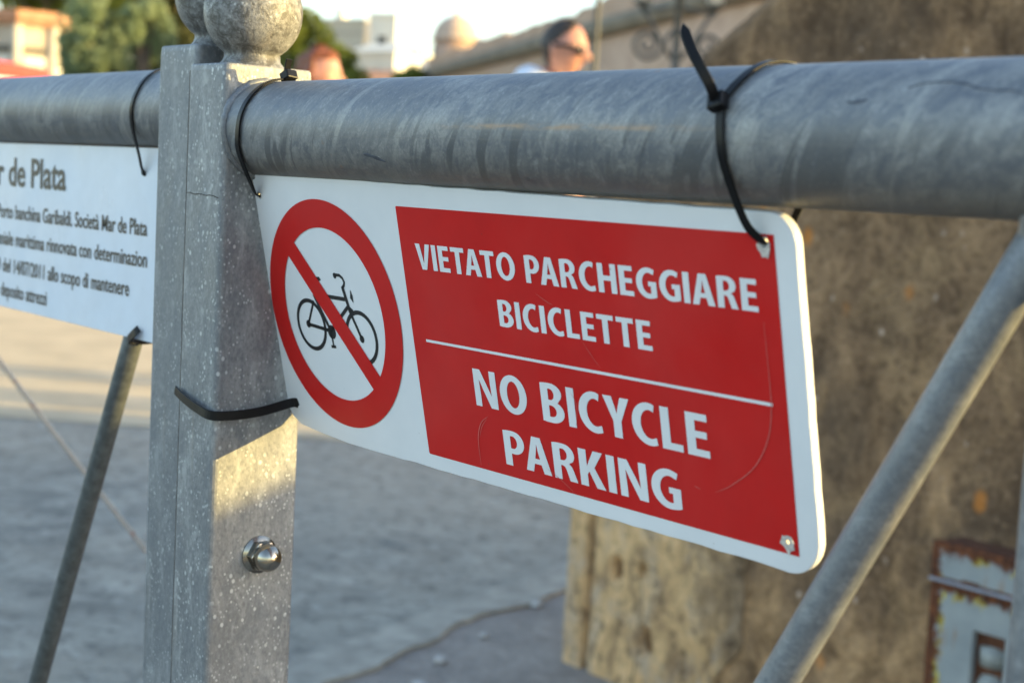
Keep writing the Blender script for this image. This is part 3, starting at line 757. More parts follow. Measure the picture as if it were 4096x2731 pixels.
# lettering: bold condensed humanist capitals drawn as outlines, cap height 1
S = 0.205
def GLY():
    g = {}
    g['I'] = (0.205, [[(0, 0), (S, 0), (S, 1), (0, 1)]])
    g['E'] = (0.505, [[(0, 0), (.505, 0), (.505, .165), (S, .165), (S, .43), (.465, .43), (.465, .59), (S, .59), (S, .835), (.49, .835), (.49, 1), (0, 1)]])
    g['L'] = (0.49, [[(0, 0), (.49, 0), (.49, .17), (S, .17), (S, 1), (0, 1)]])
    g['T'] = (0.61, [[(.2025, 0), (.4075, 0), (.4075, .83), (.61, .83), (.61, 1), (0, 1), (0, .83), (.2025, .83)]])
    g['H'] = (0.68, [[(0, 0), (S, 0), (S, .42), (.475, .42), (.475, 0), (.68, 0), (.68, 1), (.475, 1), (.475, .59), (S, .59), (S, 1), (0, 1)]])
    g['N'] = (0.69, [[(0, 0), (.185, 0), (.185, .30), (.17, .72), (.175, .72), (.27, .48), (.475, 0), (.69, 0), (.69, 1), (.505, 1), (.505, .71), (.52, .33), (.515, .33), (.43, .54), (.225, 1), (0, 1)]])
    g['V'] = (0.70, [[(.235, 0), (.46, 0), (.70, 1), (.485, 1), (.395, .52), (.352, .24), (.348, .24), (.30, .52), (.22, 1), (0, 1)]])
    g['A'] = (0.73, [[(0, 0), (.21, 0), (.262, .235), (.455, .235), (.512, 0), (.73, 0), (.485, 1), (.24, 1)], [(.290, .385), (.428, .385), (.390, .565), (.362, .79), (.357, .79), (.325, .565)]])
    g['Y'] = (0.665, [[(.228, 0), (.433, 0), (.433, .41), (.665, 1), (.445, 1), (.375, .77), (.333, .60), (.329, .60), (.29, .77), (.225, 1), (0, 1), (.228, .40)]])
    g['K'] = (0.66, [[(0, 0), (S, 0), (S, .33), (.255, .42), (.425, 0), (.66, 0), (.40, .545), (.645, 1), (.40, 1), (.255, .68), (.208, .555), (S, .555), (S, 1), (0, 1)]])
    g['O'] = (0.79, [arc(.395, .5, .395, .516, 0, 360, 48)[:-1], arc(.395, .5, .182, .352, 0, 360, 40)[:-1]])
    co = arc(.42, .5, .42, .516, 66, 296, 34); ci = arc(.437, .5, .222, .345, 293, 64, 28)
    g['C'] = (0.605, [[(.575, .965)] + co[1:-1] + [(.60, .035), (.578, .195)] + ci + [(.545, .80)]])
    go = arc(.425, .5, .425, .516, 68, 288, 34); gi = arc(.445, .5, .232, .345, 282, 62, 28)
    g['G'] = (0.70, [[(.655, .945), (.62, .965)] + go[1:-1] + [(.60, .012), (.70, .050), (.70, .555), (.42, .555), (.42, .40), (.505, .40), (.505, .163)] + gi + [(.618, .785)]])
    g['P'] = (0.60, [[(0, 0), (S, 0), (S, .355), (.29, .352)] + arc(.30, .68, .30, .328, -90, 90, 22)[1:] + [(.22, 1.01), (.10, 1.003), (0, .985)], [(S, .505), (.27, .503)] + arc(.275, .68, .122, .176, -80, 80, 14) + [(.26, .862), (S, .852)]])
    g['R'] = (0.635, [[(0, 0), (S, 0), (S, .40), (.255, .40), (.315, .375), (.35, .29), (.425, 0), (.635, 0), (.545, .305), (.505, .41), (.435, .475), (.435, .48)] + arc(.31, .72, .285, .285, -45, 88, 18)[1:] + [(.22, 1.01), (.10, 1.003), (0, .985)], [(S, .545), (.28, .545)] + arc(.275, .705, .118, .16, -70, 80, 14) + [(.26, .865), (S, .858)]])
    g['B'] = (0.62, [[(0, .012), (.11, -.005), (.22, -.008)] + arc(.27, .282, .35, .290, -88, 50, 18) + [(.455, .52), (.455, .525)] + arc(.28, .762, .302, .248, -42, 88, 18) + [(.20, 1.01), (.10, 1.003), (0, .988)],
                     [(S, .148), (.27, .145)] + arc(.275, .29, .128, .145, -75, 75, 12) + [(.265, .438), (S, .438)], [(S, .578), (.26, .578)] + arc(.265, .722, .105, .144, -75, 75, 12) + [(.25, .868), (S, .862)]])
    return g
G = GLY()
KERN = {('V', 'I'): -.03, ('T', 'A'): -.10, ('A', 'T'): -.10, ('T', 'O'): -.03, ('P', 'A'): -.10, ('A', 'R'): -.02, ('C', 'Y'): -.04, ('Y', 'C'): -.06, ('I', 'A'): -.03, ('T', 'T'): .0, ('R', 'K'): -.02, ('E', 'T'): -.01, ('K', 'I'): -.03, ('O', 'O'): -.02}
def text_line(txt, x0, x1, ytop, ybase):
    adv = []; x = 0
    prev = None
    for ch in txt:
        if ch == ' ': x += 0.43; prev = None; continue
        if prev: x += 0.105 + KERN.get((prev, ch), 0)
        adv.append((ch, x)); x += G[ch][0]; prev = ch
    sc = (x1-x0)/x; h = ybase-ytop; loops = []
    for ch, xx in adv:
        for lp in G[ch][1]:
            loops.append([P2(x0+(xx+px)*sc, ybase-py*h) for px, py in lp])
    o = filled('lettering', loops, M_LETTER, sg, 0.00046); return o
text_line('VIETATO PARCHEGGIARE', 14.6, 272.9, 20.9, 35.8)
text_line('BICICLETTE', 84.4, 202.2, 47.4, 62.3)
text_line('NO BICYCLE', 53.9, 234.4, 89.9, 111.6)
text_line('PARKING', 74.7, 212.0, 122.6, 143.0)
filled('divider_line', [[P2(13, 77.7), P2(276.6, 77.7), P2(276.6, 79.3), P2(13, 79.3)]], M_LETTER, sg, 0.00046)
def scratch(pts, w):
    b = MB(); pts = catmull([(*P2(*p), 0) for p in pts], 6)
    lp = []; k = len(pts)
    for i, p in enumerate(pts):
        t = (pts[min(i+1, k-1)]-pts[max(i-1, 0)]).normalized(); n_ = Vector((-t.y, t.x, 0)); ww = w*(0.3+0.7*sin(pi*i/(k-1)))/2000
        lp.append((p+n_*ww, p-n_*ww))
    vs = [q for a in lp for q in a]; b.add(vs, [(2*i, 2*i+1, 2*i+3, 2*i+2) for i in range(k-1)])
    o = b.build('scratch', M_SCRATCH, sg); o.location = (0, 0, 0.0007)
scratch([(275.5, 40), (276, 62), (275.8, 80), (272, 96), (262, 111), (246, 123), (236, 128)], 0.5)
scratch([(63, 117), (56, 122), (51.5, 132), (51, 148)], 0.55)
scratch([(62, 118.5), (56.5, 124), (53, 131)], 0.35)
scratch([(110, 139), (122, 144), (132, 149.5)], 0.3)
scratch([(137, 92), (141, 99), (138.5, 112)], 0.3)
scratch([(118, 41), (126, 44.5), (131, 46)], 0.35)
scratch([(222, 127.5), (226, 128.5)], 0.4)
scratch([(150, 62), (158, 71), (163, 76)], 0.25)
# torn edges round the two right-hand holes
for k, (hx, hy, w_) in enumerate(((279.3, 6.2, 4.2), (279.2, 144.3, 4.6))):
    lpo = [(hx+w_*(0.75+rs.uniform(-.25, .35))*cos(2*pi*i/13), hy+1.25*w_*(0.75+rs.uniform(-.25, .35))*sin(2*pi*i/13)) for i in range(13)]
    filled('torn_hole', [mm(lpo), mm(circ(hx, hy-2.0 if k == 0 else hy-.4, 2.0 if k == 0 else 1.2, 10, .2, rs))], M_TORN, sg, 0.0009)

# ------------------------------------------------------------------ white notice on the left panel
WN = Vector((-1.0855, 0.538, 0.917))
nt = thing('white_notice', 'white printed notice board tied under the left-hand rail', 'notice', WN, (pi/2, 0, 0))
NH = 0.1465
lp = [(-0.62, 0.0), (0.016, 0.0)] + [(0.016+0.006*sin(radians(a)), 0.006-0.006*cos(radians(a))) for a in (30, 60, 90)] + [(0.022, NH), (-0.62, NH)]
hl = [(-0.0105+0.0022*cos(2*pi*i/10), 0.127+0.0022*sin(2*pi*i/10)) for i in range(10)]
filled('panel', [lp, hl], M_WHITE2, nt, -0.0022, 0.0018, 0.0003)
FONT_CACHE = {}
def font_mesh(txt, bold):
    cu_ = bpy.data.curves.new('t', 'FONT'); cu_.body = txt; cu_.size = 1.0; cu_.offset = bold; cu_.resolution_u = 3
    t = bpy.data.objects.new('tmp', cu_); COL.objects.link(t)
    dg = bpy.context.evaluated_depsgraph_get(); me = bpy.data.meshes.new_from_object(t.evaluated_get(dg))
    bpy.data.objects.remove(t); bpy.data.curves.remove(cu_); me.materials.clear()
    co = np.zeros(len(me.vertices)*3); me.vertices.foreach_get('co', co); return me, co.reshape(-1, 3)
def notice_line(txt, sub, x0, x1, base, cap, bold):
    m1, c1 = font_mesh(sub, bold); w_sub = c1[:, 0].max()-c1[:, 0].min(); bpy.data.meshes.remove(m1)
    mP, cP = font_mesh('P', bold); hP = cP[:, 1].max(); bpy.data.meshes.remove(mP)
    me, c = font_mesh(txt, bold)
    sx = (x1-x0)/w_sub; sy = cap/hP
    c[:, 0] = (c[:, 0]-c[:, 0].max())*sx + (x1-WN.x); c[:, 1] = c[:, 1]*sy + (base-WN.z); c[:, 2] = 0
    me.vertices.foreach_set('co', c.ravel()); me.update()
    o = link('lettering', me, M_INK, nt); o.location = (0, 0, 0.0004)
notice_line('Mar de Plata', 'de Plata', -1.3644, -1.2405, 1.0266, 0.0247, 0.018)
notice_line('Porto banchina Garibaldi. Societ\u00e0 Mar de Plata', 'Porto banchina Garibaldi. Societ\u00e0 Mar de Plata', -1.389, -1.0892, 0.9972, 0.0124, 0.014)
notice_line('maniale marittima rinnovata con determinazion', 'aniale marittima rinnovata con determinazion', -1.3877, -1.0880, 0.9732, 0.0122, 0.014)
notice_line('9 del 14/07/2011 allo scopo di mantenere', 'del 14/07/2011 allo scopo di mantenere', -1.3746, -1.1172, 0.9488, 0.0122, 0.014)
notice_line('deposito attrezzi', 'deposito attrezzi', -1.3778, -1.2748, 0.9268, 0.0122, 0.014)

# ------------------------------------------------------------------ cable ties
def on_rail(x, deg, off=0.0013, axis=(RY, RZ), r=RR):
    a = radians(deg); n_ = Vector((0, cos(a), sin(a))); return Vector((x, axis[0], axis[1])) + n_*(r+off), n_
def tie(name, label, strap_pts, strap_nor, w=0.0046, t=0.0012, origin=None):
    o = thing(name, label, 'cable tie', origin or strap_pts[0], group='black cable ties')
    M = Vector(o.location)
    b = MB(); b.ribbon([Vector(p)-M for p in strap_pts], [(1, 0, 0)]*len(strap_pts), strap_nor, w, t)
    b.build('strap', M_TIE, o); return o
def dense(pts, nor, n=6):
    p2 = catmull(pts, n); n2 = catmull(nor, n); return p2, [v.normalized() for v in n2]
def hole3(x, y, out=0.0):
    p = STL + Vector((x/1000, 0, 0)) + Vector((0, sin(TAU), -cos(TAU)))*(y/1000); return p + Vector((0, -cos(TAU), -sin(TAU)))*out
NS = Vector((0, -cos(TAU), -sin(TAU)))
# tie at the post end of the red sign
pts = []; nor = []
for x, d in ((-0.8680, 60), (-0.8672, 90), (-0.8675, 115), (-0.8684, 140), (-0.8700, 165), (-0.8720, 190), (-0.8765, 212)):
    p, n_ = on_rail(x, d); pts.append(p); nor.append(n_)
pts += [hole3(-150.0, -8.5, 0.0065), hole3(-154.2, -1.0, 0.0015), hole3(-154, 1.2, -0.006)]; nor += [NS, NS, (NS+Vector((0, 0, -1))).normalized()]
for x, d in ((-0.8800, 285), (-0.8760, 320), (-0.8720, 355), (-0.8690, 395), (-0.8680, 420)):
    p, n_ = on_rail(x, d); pts.append(p); nor.append(n_)
pts, nor = dense(pts, nor)
t1 = tie('cable_tie', 'black cable tie with cut tail round the rail beside the ball post', pts, nor, origin=Vector((-0.8765, RY, RZ+RR)))
q, n_ = on_rail(-0.8715, 84, 0.0032)
b = MB(); b.box((0.0105, 0.0005, 0.0034), (0.0078, 0.0088, 0.0060), 0.0009, rot=Matrix.Rotation(radians(-28), 3, 'Y') @ Matrix.Rotation(radians(10), 3, 'Z')); b.build('head', M_TIE, t1)
b = MB(); b.ribbon(catmull([(0.0085, 0.0, 0.004), (0.0094, 0.0, 0.0085), (0.0112, 0.0, 0.0140)], 4), [(0, 1, 0)]*9, [(1, 0, 0)]*9, 0.0046, 0.0012); b.build('tail', M_TIE, t1)
# tie at the right-hand end of the red sign
pts = []; nor = []
for x, d in ((-0.4520, 60), (-0.4535, 78), (-0.4552, 98), (-0.4566, 116), (-0.4580, 136)):
    p, n_ = on_rail(x, d); pts.append(p); nor.append(n_)
for x, d in ((-0.4610, 154), (-0.4604, 168), (-0.4588, 190), (-0.4586, 212)):
    p, n_ = on_rail(x, d); pts.append(p); nor.append(n_)
pts += [hole3(275.5, -7, 0.0075), hole3(279.0, 1.6, 0.003), hole3(279.3, 4.4, -0.001), hole3(279.3, 5.6, -0.012)]; nor += [NS, NS, (NS+Vector((0, 0, -1))).normalized(), Vector((0, 0, -1))]
for x, d in ((-0.4515, 300), (-0.4505, 335), (-0.4505, 370), (-0.4512, 405), (-0.4520, 420)):
    p, n_ = on_rail(x, d); pts.append(p); nor.append(n_)
pts, nor = dense(pts, nor)
t2 = tie('cable_tie', 'black cable tie with long upright tail at the sign\'s right end', pts, nor, 0.0046, 0.0012, origin=on_rail(-0.4620, 159, 0.003)[0])
hn = on_rail(-0.45, 159)[1]
Mh = Matrix((Vector((1, 0, 0)), hn.cross(Vector((1, 0, 0))), hn)).transposed()
b = MB(); b.box((0, 0, 0.0005), (0.0085, 0.0078, 0.0058), 0.0011, rot=Matrix.Rotation(radians(18), 3, hn) @ Mh); b.build('head', M_TIE, t2)
T0 = Vector(t2.location)
tl_ = [Vector((0.0, -0.0015, 0.001)), Vector((0.0012, -0.0066, 0.0068)), Vector((-0.0028, -0.0103, 0.0157)), Vector((-0.0084, -0.0109, 0.0240)), Vector((-0.0140, -0.0099, 0.0325))]
tp = catmull(tl_, 6); tn = [Vector((0.62, -0.66, 0.10))]*len(tp)
b = MB(); b.ribbon(tp, tn, tn, 0.0046, 0.0012, [1.0]*(len(tp)-3) + [0.95, 0.62, 0.22]); b.build('tail', M_TIE, t2)
# tie on the left rail
pts = []; nor = []
ax = (LY, LZ)
for x, d in ((-1.072, 60), (-1.0718, 90), (-1.0714, 118), (-1.0722, 145), (-1.0758, 176), (-1.0810, 204)):
    p, n_ = on_rail(x, d, 0.0013, ax, LR); pts.append(p); nor.append(n_)
pts += [Vector((-1.0905, 0.5300, 1.058)), Vector((-1.0955, 0.5355, 1.0475)), Vector((-1.0962, 0.541, 1.044))]; nor += [(0, -1, 0), (0, -1, -.2), (0, -.4, -1)]
for x, d in ((-1.084, 300), (-1.078, 350), (-1.073, 400), (-1.072, 420)):
    p, n_ = on_rail(x, d, 0.0013, ax, LR); pts.append(p); nor.append(n_)
pts, nor = dense(pts, nor)
tie('cable_tie', 'black cable tie hanging the white notice from the left rail', pts, nor, 0.0042, 0.0012, origin=Vector((-1.06, LY, LZ+LR)))
# tie round the post at the sign's lower corner
pts = [(-0.9415, 0.4890, 0.9010), (-0.925, 0.4870, 0.8975), (-0.905, 0.4860, 0.8940), (-0.8900, 0.4880, 0.8915), (-0.8845, 0.5000, 0.8915), (-0.8815, 0.520, 0.8935), tuple(hole3(-147.6, 139.0, 0.0045)), tuple(hole3(-147.3, 140.6, -0.001)), tuple(hole3(-147.5, 141, -0.008)), (-0.8885, 0.562, 0.8935)]
nor = [(0, -1, 0), (0, -1, 0), (0.1, -1, 0), (0.7, -.7, 0), (1, -.3, 0), (1, -.2, 0), (0.7, -1, 0), (1, -1, 0), (1, 0, 0), (1, .3, 0)]
pts, nor = dense([Vector(p) for p in pts], [Vector(v).normalized() for v in nor])
tie('cable_tie', 'black cable tie wrapped round the post at the sign\'s lower left corner', pts, nor, 0.0062, 0.0013, origin=Vector((-0.905, 0.4855, 0.8945)))
# tie fixing the notice to the brace
pts = [(-1.0935, 0.5355, 0.926), (-1.0965, 0.5335, 0.9225), (-1.105, 0.5340, 0.9180), (-1.1125, 0.5365, 0.9150), (-1.1165, 0.5430, 0.9140), (-1.112, 0.556, 0.915), (-1.100, 0.560, 0.920), (-1.094, 0.552, 0.924), (-1.0925, 0.541, 0.926)]
ctr = Vector((-1.10, 0.547, 0.92))
nor = [(Vector(p)-ctr).normalized() for p in pts]
pts, nor = dense([Vector(p) for p in pts], nor)
tie('cable_tie', 'black cable tie at the notice\'s lower corner above the left brace', pts, nor, 0.0066, 0.0013, origin=Vector((-1.1165, 0.543, 0.914)))

# ------------------------------------------------------------------ rope tied to the left rail
def rope_mat():
    k = NT('red_flecked_rope', 0.8, 0, 0.3)
    z = k.sep()[0]
    c = k.ramp(k.noise(45, 2, 0.5), [(0.60, (0.60, 0.56, 0.52)), (0.68, (0.42, 0.20, 0.15))])
    k.color(c); return k.m
A_, B_ = Vector((-1.79, 0.51, 1.062)), Vector((-2.76, 1.62, 0.006))
rp = [A_.lerp(B_, t/40) + Vector((0, 0, -0.05*sin(pi*t/40)*0.3)) for t in range(41)]
b = MB(); b.tube([Vector((-1.79, LY+(LR+.004)*cos(a), LZ+(LR+.004)*sin(a))) for a in np.linspace(-2.4, 3.3, 24)], 0.0033, 10)
b.tube(rp, 0.0034, 10); b.tube([B_ + Vector((-.02*i, .012*i*sin(i), 0.0)) for i in range(6)], 0.0034, 8)
o = b.build('rope', rope_mat()); tag(o, 'thin white rope flecked with red slanting down from the left rail', 'rope')

# ------------------------------------------------------------------ background frame: lateral metres, distance metres
RH = Vector((cos(YAW), sin(YAW), 0)); FH = Vector((-sin(YAW), cos(YAW), 0))
def site(lat, dist, z=0.0): return RH*lat + FH*dist + Vector((0, 0, z))
ZROT = YAW                                     # local x = lateral, local y = distance

M_PLAST = plain('pale_plaster', (0.62, 0.55, 0.43), 0.9, 0.12, 1.5, bump=0.3, bdist=0.02)
M_PINK = plain('pink_stone', (0.50, 0.415, 0.32), 0.9, 0.15, 1.5)
M_TERRA = plain('terracotta', (0.46, 0.24, 0.14), 0.9, 0.25, 3)
M_WHITEW = plain('whitewash', (0.78, 0.74, 0.64), 0.9, 0.08, 1.2)
M_SHUT = plain('dark_shutter', (0.10, 0.09, 0.07), 0.7, 0.3, 3)
M_GLASS = plain('window_glass', (0.04, 0.05, 0.06), 0.15, 0.2, 2)
M_IRON = plain('dark_painted_iron', (0.045, 0.048, 0.046), 0.5, 0.3, 8)
M_LAMPG = plain('milky_lantern_glass', (0.62, 0.60, 0.52), 0.3, 0.1, 5)
def fort_mat():
    k = NT('fort_stone', 0.95, 0, 0.2)
    b = k.noise(1.6, 6, 0.7, None, 0.3); c = k.noise(0.35, 4, 0.6)
    col = k.ramp(b, [(0.3, (0.387, 0.258, 0.182)), (0.5, (0.522, 0.358, 0.260)), (0.75, (0.639, 0.450, 0.326))])
    col = k.mix(k.ramp(c, [(0.45, 0.0), (0.65, 0.5)]), col, (0.445, 0.300, 0.186))
    k.color(col); k.bump(b, 0.6, 0.05); return k.m
M_FORT = fort_mat()

def win(b_name, parent, c, w, h, nrm, frame=M_SHUT, depth=0.08):
    """window: recessed dark pane with a frame and a sill, on a wall with outward normal nrm (local)"""
    n_ = Vector(nrm); s_ = Vector((-n_.y, n_.x, 0)); R = Matrix((s_, n_, Vector((0, 0, 1)))).transposed()
    c = Vector(c)
    b = MB(); b.box(c - n_*0.03, (w, 0.1, h), rot=R); o = b.build('window', M_GLASS, parent)
    f = MB()
    for dx, dz, ww, hh in ((-w/2, 0, .09, h+.18), (w/2, 0, .09, h+.18), (0, h/2+.045, w-.09, .09), (0, 0, .05, h-.01)):
        f.box(c + s_*dx + Vector((0, 0, dz)) + n_*0.03, (ww, 0.08, hh), rot=R)
    f.build('window_frame', frame, o)
    g = MB(); g.box(c - Vector((0, 0, h/2+.14)) + n_*0.06, (w+.25, 0.2, .08), rot=R); g.build('sill', M_PLAST, o)
    return o
def gable_roof(b, x0, x1, y0, y1, z0, z1, along='x', over=0.25):
    if along == 'x':
        ym = (y0+y1)/2; v = [(x0-over, y0-over, z0), (x1+over, y0-over, z0), (x1+over, ym, z1), (x0-over, ym, z1), (x0-over, y1+over, z0), (x1+over, y1+over, z0)]
    else:
        xm = (x0+x1)/2; v = [(x0-over, y0-over, z0), (x0-over, y1+over, z0), (xm, y1+over, z1), (xm, y0-over, z1), (x1+over, y0-over, z0), (x1+over, y1+over, z0)]
    th = 0.15; n_ = len(v)
    v2 = [(x, y, z-th) for x, y, z in v]
    b.add(v+v2, [(0, 1, 2, 3), (3, 2, 5, 4), (6, 9, 8, 7), (9, 10, 11, 8), (0, 3, 9, 6), (3, 4, 10, 9), (1, 7, 8, 2), (2, 8, 11, 5), (0, 6, 7, 1), (4, 5, 11, 10)])

# kiosk: octagonal pavilion with terracotta cornice
kd = 45; kc = site(-14.55, kd)
ks = thing('pavilion', 'small octagonal stone pavilion with terracotta cornice beside the olive trees', 'pavilion', kc, (0, 0, ZROT))
def octa(r, rot=0.26): return [(r*cos(rot+pi/4*i), r*sin(rot+pi/4*i)) for i in range(8)]
b = MB(); b.prism(octa(1.32), 0, 4.777); b.build('wall', M_PINK, ks)
b = MB(); b.prism(octa(1.50), 4.78, 4.92); b.prism(octa(1.62), 4.923, 5.14); b.build('cornice', M_TERRA, ks)
b = MB(); b.prism(octa(1.40), 5.143, 5.19); b.build('roof', M_TERRA, ks)
for i in range(8):
    a = 0.26 + pi/4*i; b = MB(); b.prism([(0.14*cos(pi/4*k), 0.14*sin(pi/4*k)) for k in range(8)], 0, 4.77, Matrix.Translation((1.36*cos(a), 1.36*sin(a), 0))); b.build('pilaster', M_PLAST, ks)
for i in range(8):
    a = 0.26 + pi/4*(i+.5); n_ = (cos(a), sin(a), 0); r = 1.32*cos(pi/8)
    b = MB(); s_ = Vector((-n_[1], n_[0], 0)); R = Matrix((s_, Vector(n_), Vector((0, 0, 1)))).transposed()
    b.box(Vector(n_)*(r+0.015) + Vector((0, 0, 2.2)), (0.62, 0.07, 3.4), rot=R); bl_ = b.build('blind', M_WHITEW, ks)
    b = MB(); b.box(Vector(n_)*(r+0.03) + Vector((0, 0, 4.1)), (0.62, 0.09, 0.16), rot=R); b.build('vent', M_SHUT, ks)

# beige house with chimney and white sunlit gable
hs = thing('house', 'beige flat-topped house with a chimney above the trees', 'house', site(-8.2, 72), (0, 0, ZROT-0.5))
b = MB(); b.box((-0.3, 2.0, 4.0), (2.7, 4.6, 8.0)); b.build('wall', M_PLAST, hs)
b = MB(); b.box((-0.3, 2.0, 8.1), (2.9, 4.8, 0.2)); rf2 = b.build('roof', M_PLAST, hs)
b = MB(); b.box((-0.85, 0.6, 8.42), (0.42, 0.5, 0.5), 0.03); b.box((-0.85, 0.6, 8.70), (0.5, 0.6, 0.06)); b.build('chimney', M_WHITEW, rf2)
b = MB(); b.box((-0.3, -0.31, 7.55), (2.72, 0.06, 0.1)); b.box((-0.3, -0.31, 6.9), (2.72, 0.06, 0.06)); b.build('string_course', M_PINK, hs)
win('w', hs, (1.05, 1.2, 5.9), 0.5, 1.0, (1, 0, 0))
win('w', hs, (-0.3, -0.3, 4.6), 0.8, 1.2, (0, -1, 0))
h2 = thing('house', 'white sunlit tower house beside the beige house', 'house', site(-6.75, 69), (0, 0, ZROT-0.35))
b = MB(); b.box((0.35, 1.3, 4.1), (1.3, 2.4, 8.2)); b.build('wall', M_WHITEW, h2)
b = MB(); gable_roof(b, -0.3, 1.0, 0.1, 2.5, 8.25, 8.4, 'x', 0.06); b.build('roof', M_WHITEW, h2)
win('w', h2, (0.35, 0.1, 6.6), 0.28, 1.1, (0, -1, 0)); win('w', h2, (1.0, 1.0, 6.2), 0.35, 1.0, (1, 0, 0))
h3 = thing('house', 'low white house standing in front of the taller tower house', 'house', site(-6.2, 64), (0, 0, ZROT-0.55))
b = MB(); b.box((0.0, 1.2, 3.1), (2.2, 2.6, 6.2)); b.build('wall', M_WHITEW, h3)
b = MB(); gable_roof(b, -1.1, 1.1, -0.1, 2.5, 6.2, 6.6, 'x', 0.08); b.build('roof', M_WHITEW, h3)
win('w', h3, (0.3, -0.1, 4.9), 0.5, 0.8, (0, -1, 0)); win('w', h3, (1.1, 0.9, 4.8), 0.5, 0.8, (1, 0, 0))
h4 = thing('house', 'long low house with red tiled roof near the fort wall', 'house', site(-5.0, 58), (0, 0, ZROT-0.2))
b = MB(); b.box((0, 1.5, 2.3), (3.6, 3.0, 4.6)); b.build('wall', M_PINK, h4)
b = MB(); gable_roof(b, -1.8, 1.8, 0, 3.0, 4.6, 5.15, 'x', 0.2); r4 = b.build('roof', M_TERRA, h4)
b = MB(); b.box((1.0, 1.6, 5.25), (0.5, 0.5, 0.7), 0.05); b.build('chimney', M_WHITEW, r4)
for x in (-1.1, 0, 1.1): win('w', h4, (x, 0, 3.3), 0.5, 0.9, (0, -1, 0))

# fort wall running back to a corner turret
fA, fB = site(3.9, 19.5), site(-2.72, 43.5)
fd = (fB-fA).normalized(); fl = (fB-fA).length; fang = math.atan2(fd.y, fd.x)
ft = thing('fort_wall', 'long weathered fortress rampart with a string course running back to the turret', 'rampart', fA, (0, 0, fang))
def fort_top(t): return 4.42 + 0.18*(fbm(t*30, 2, 3, 77)-.5) + (0.07 if (int(t*9) % 3 == 0) else 0.0)
n = 120; vs = []; fs = []
for i in range(n+1):
    t = i/n; x = fl*t; zt = fort_top(t)
    vs += [(x, 0.45, 0), (x, 0.10, 3.82), (x, 0.02, 4.0), (x, 0.04, zt), (x, -1.0, zt), (x, -1.0, 0)]
for i in range(n):
    for j in range(5): fs.append((i*6+j, (i+1)*6+j, (i+1)*6+j+1, i*6+j+1))
fs += [(0, 1, 2, 3, 4, 5), tuple(n*6+j for j in (5, 4, 3, 2, 1, 0))]
b = MB(); b.add(vs, fs); b.build('wall', M_FORT, ft)
b = MB(); b.tube([(fl*i/60, 0.16, 3.94) for i in range(61)], 0.17, 14); b.build('string_course', plain('cordon_stone', (0.21, 0.17, 0.12), 0.95, 0.3, 2), ft)
tu = thing('turret', 'round domed sentry turret on the corner of the rampart', 'turret', site(-1.99, 43.2), (0, 0, 0))
b = MB(); b.lathe([(0.25, 2.6), (0.60, 3.6), (0.60, 3.9), (0.66, 3.95), (0.66, 4.1), (0.60, 4.15), (0.60, 4.90)], 28); b.build('wall', M_FORT, tu)
b = MB(); b.lathe([(0.66, 4.88), (0.66, 4.98)] + [(0.62*cos(pi/2*i/9), 4.98+0.62*sin(pi/2*i/9)) for i in range(0, 9)] + [(0.07, 5.60), (0.09, 5.66), (0.0, 5.72)], 28); b.build('dome', plain('pink_dome_render', (0.52, 0.39, 0.29), 0.9, 0.15, 4), tu)
for a in (-1.9, -0.6): 
    b = MB(); b.box((0.595*cos(a), 0.595*sin(a), 4.5), (0.06, 0.12, 0.4), rot=Matrix.Rotation(a, 3, 'Z')); b.build('slit', M_SHUT, tu)

# ornate lamp post with two scrolled arms
LP = thing('lamp_post', 'ornate dark iron lamp post with scrolled arms and lanterns', 'lamp post', site(1.89, 20), (0, 0, ZROT))
b = MB(); b.lathe([(0.20, 0), (0.20, 0.12), (0.15, 0.18), (0.13, 0.6), (0.16, 0.66), (0.09, 0.74), (0.065, 1.1), (0.055, 2.35), (0.095, 2.42), (0.095, 2.5), (0.055, 2.58), (0.05, 3.5), (0.085, 3.55), (0.03, 3.7), (0.05, 3.8), (0, 3.9)], 20); b.build('shaft', M_IRON, LP)
for s_ in (-1, 1):
    b = MB()
    sp = []
    for i in range(40):
        a = i/39*3.4*pi; r = 0.21*(1-i/39*0.82); sp.append((s_*(0.38-r*cos(a)), 0, 2.93-r*sin(a)))
    b.tube([(s_*0.04, 0, 3.12), (s_*0.10, 0, 3.05)] + sp, 0.028, 8)
    b.tube([(s_*0.05, 0, 2.75), (s_*0.2, 0, 2.95), (s_*0.38, 0, 3.28), (s_*0.46, 0, 3.34)], 0.026, 8)
    b.tube([(s_*0.05, 0, 3.40), (s_*0.3, 0, 3.36), (s_*0.48, 0, 3.34)], 0.024, 8)
    b.build('arm', M_IRON, LP)
    L = Matrix.Translation((s_*0.46, 0, 3.36))
    b = MB(); b.lathe([(0.03, 0), (0.06, 0.04), (0.11, 0.07), (0.11, 0.10)], 6, L, False); b.lathe([(0.22, 0.50), (0.235, 0.53), (0.12, 0.66), (0.05, 0.70), (0.03, 0.78), (0, 0.8)], 6, L, False)
    for k in range(6):
        a = 2*pi*k/6; b.bar(L @ Vector((0.11*cos(a), 0.11*sin(a), 0.09)), L @ Vector((0.215*cos(a), 0.215*sin(a), 0.51)), 0.018, 0.018)
    lt = b.build('lantern', M_IRON, LP)
    b = MB(); b.lathe([(0.10, 0.105), (0.198, 0.495)], 6, L, False); b.build('glass', M_LAMPG, lt)
pole = thing('pole', 'thin plain dark pole in front of the rampart', 'pole', site(0.69, 16), (0, 0, ZROT))
b = MB(); b.lathe([(0.09, 0), (0.09, 0.05), (0.032, 0.08), (0.03, 2.2), (0.026, 4.6), (0.035, 4.62), (0, 4.7)], 14); b.build('shaft', M_IRON, pole)
b = MB(); b.box((0, 0, 0.012), (0.24, 0.24, 0.02), 0.004); b.build('base_plate', M_IRON, pole)
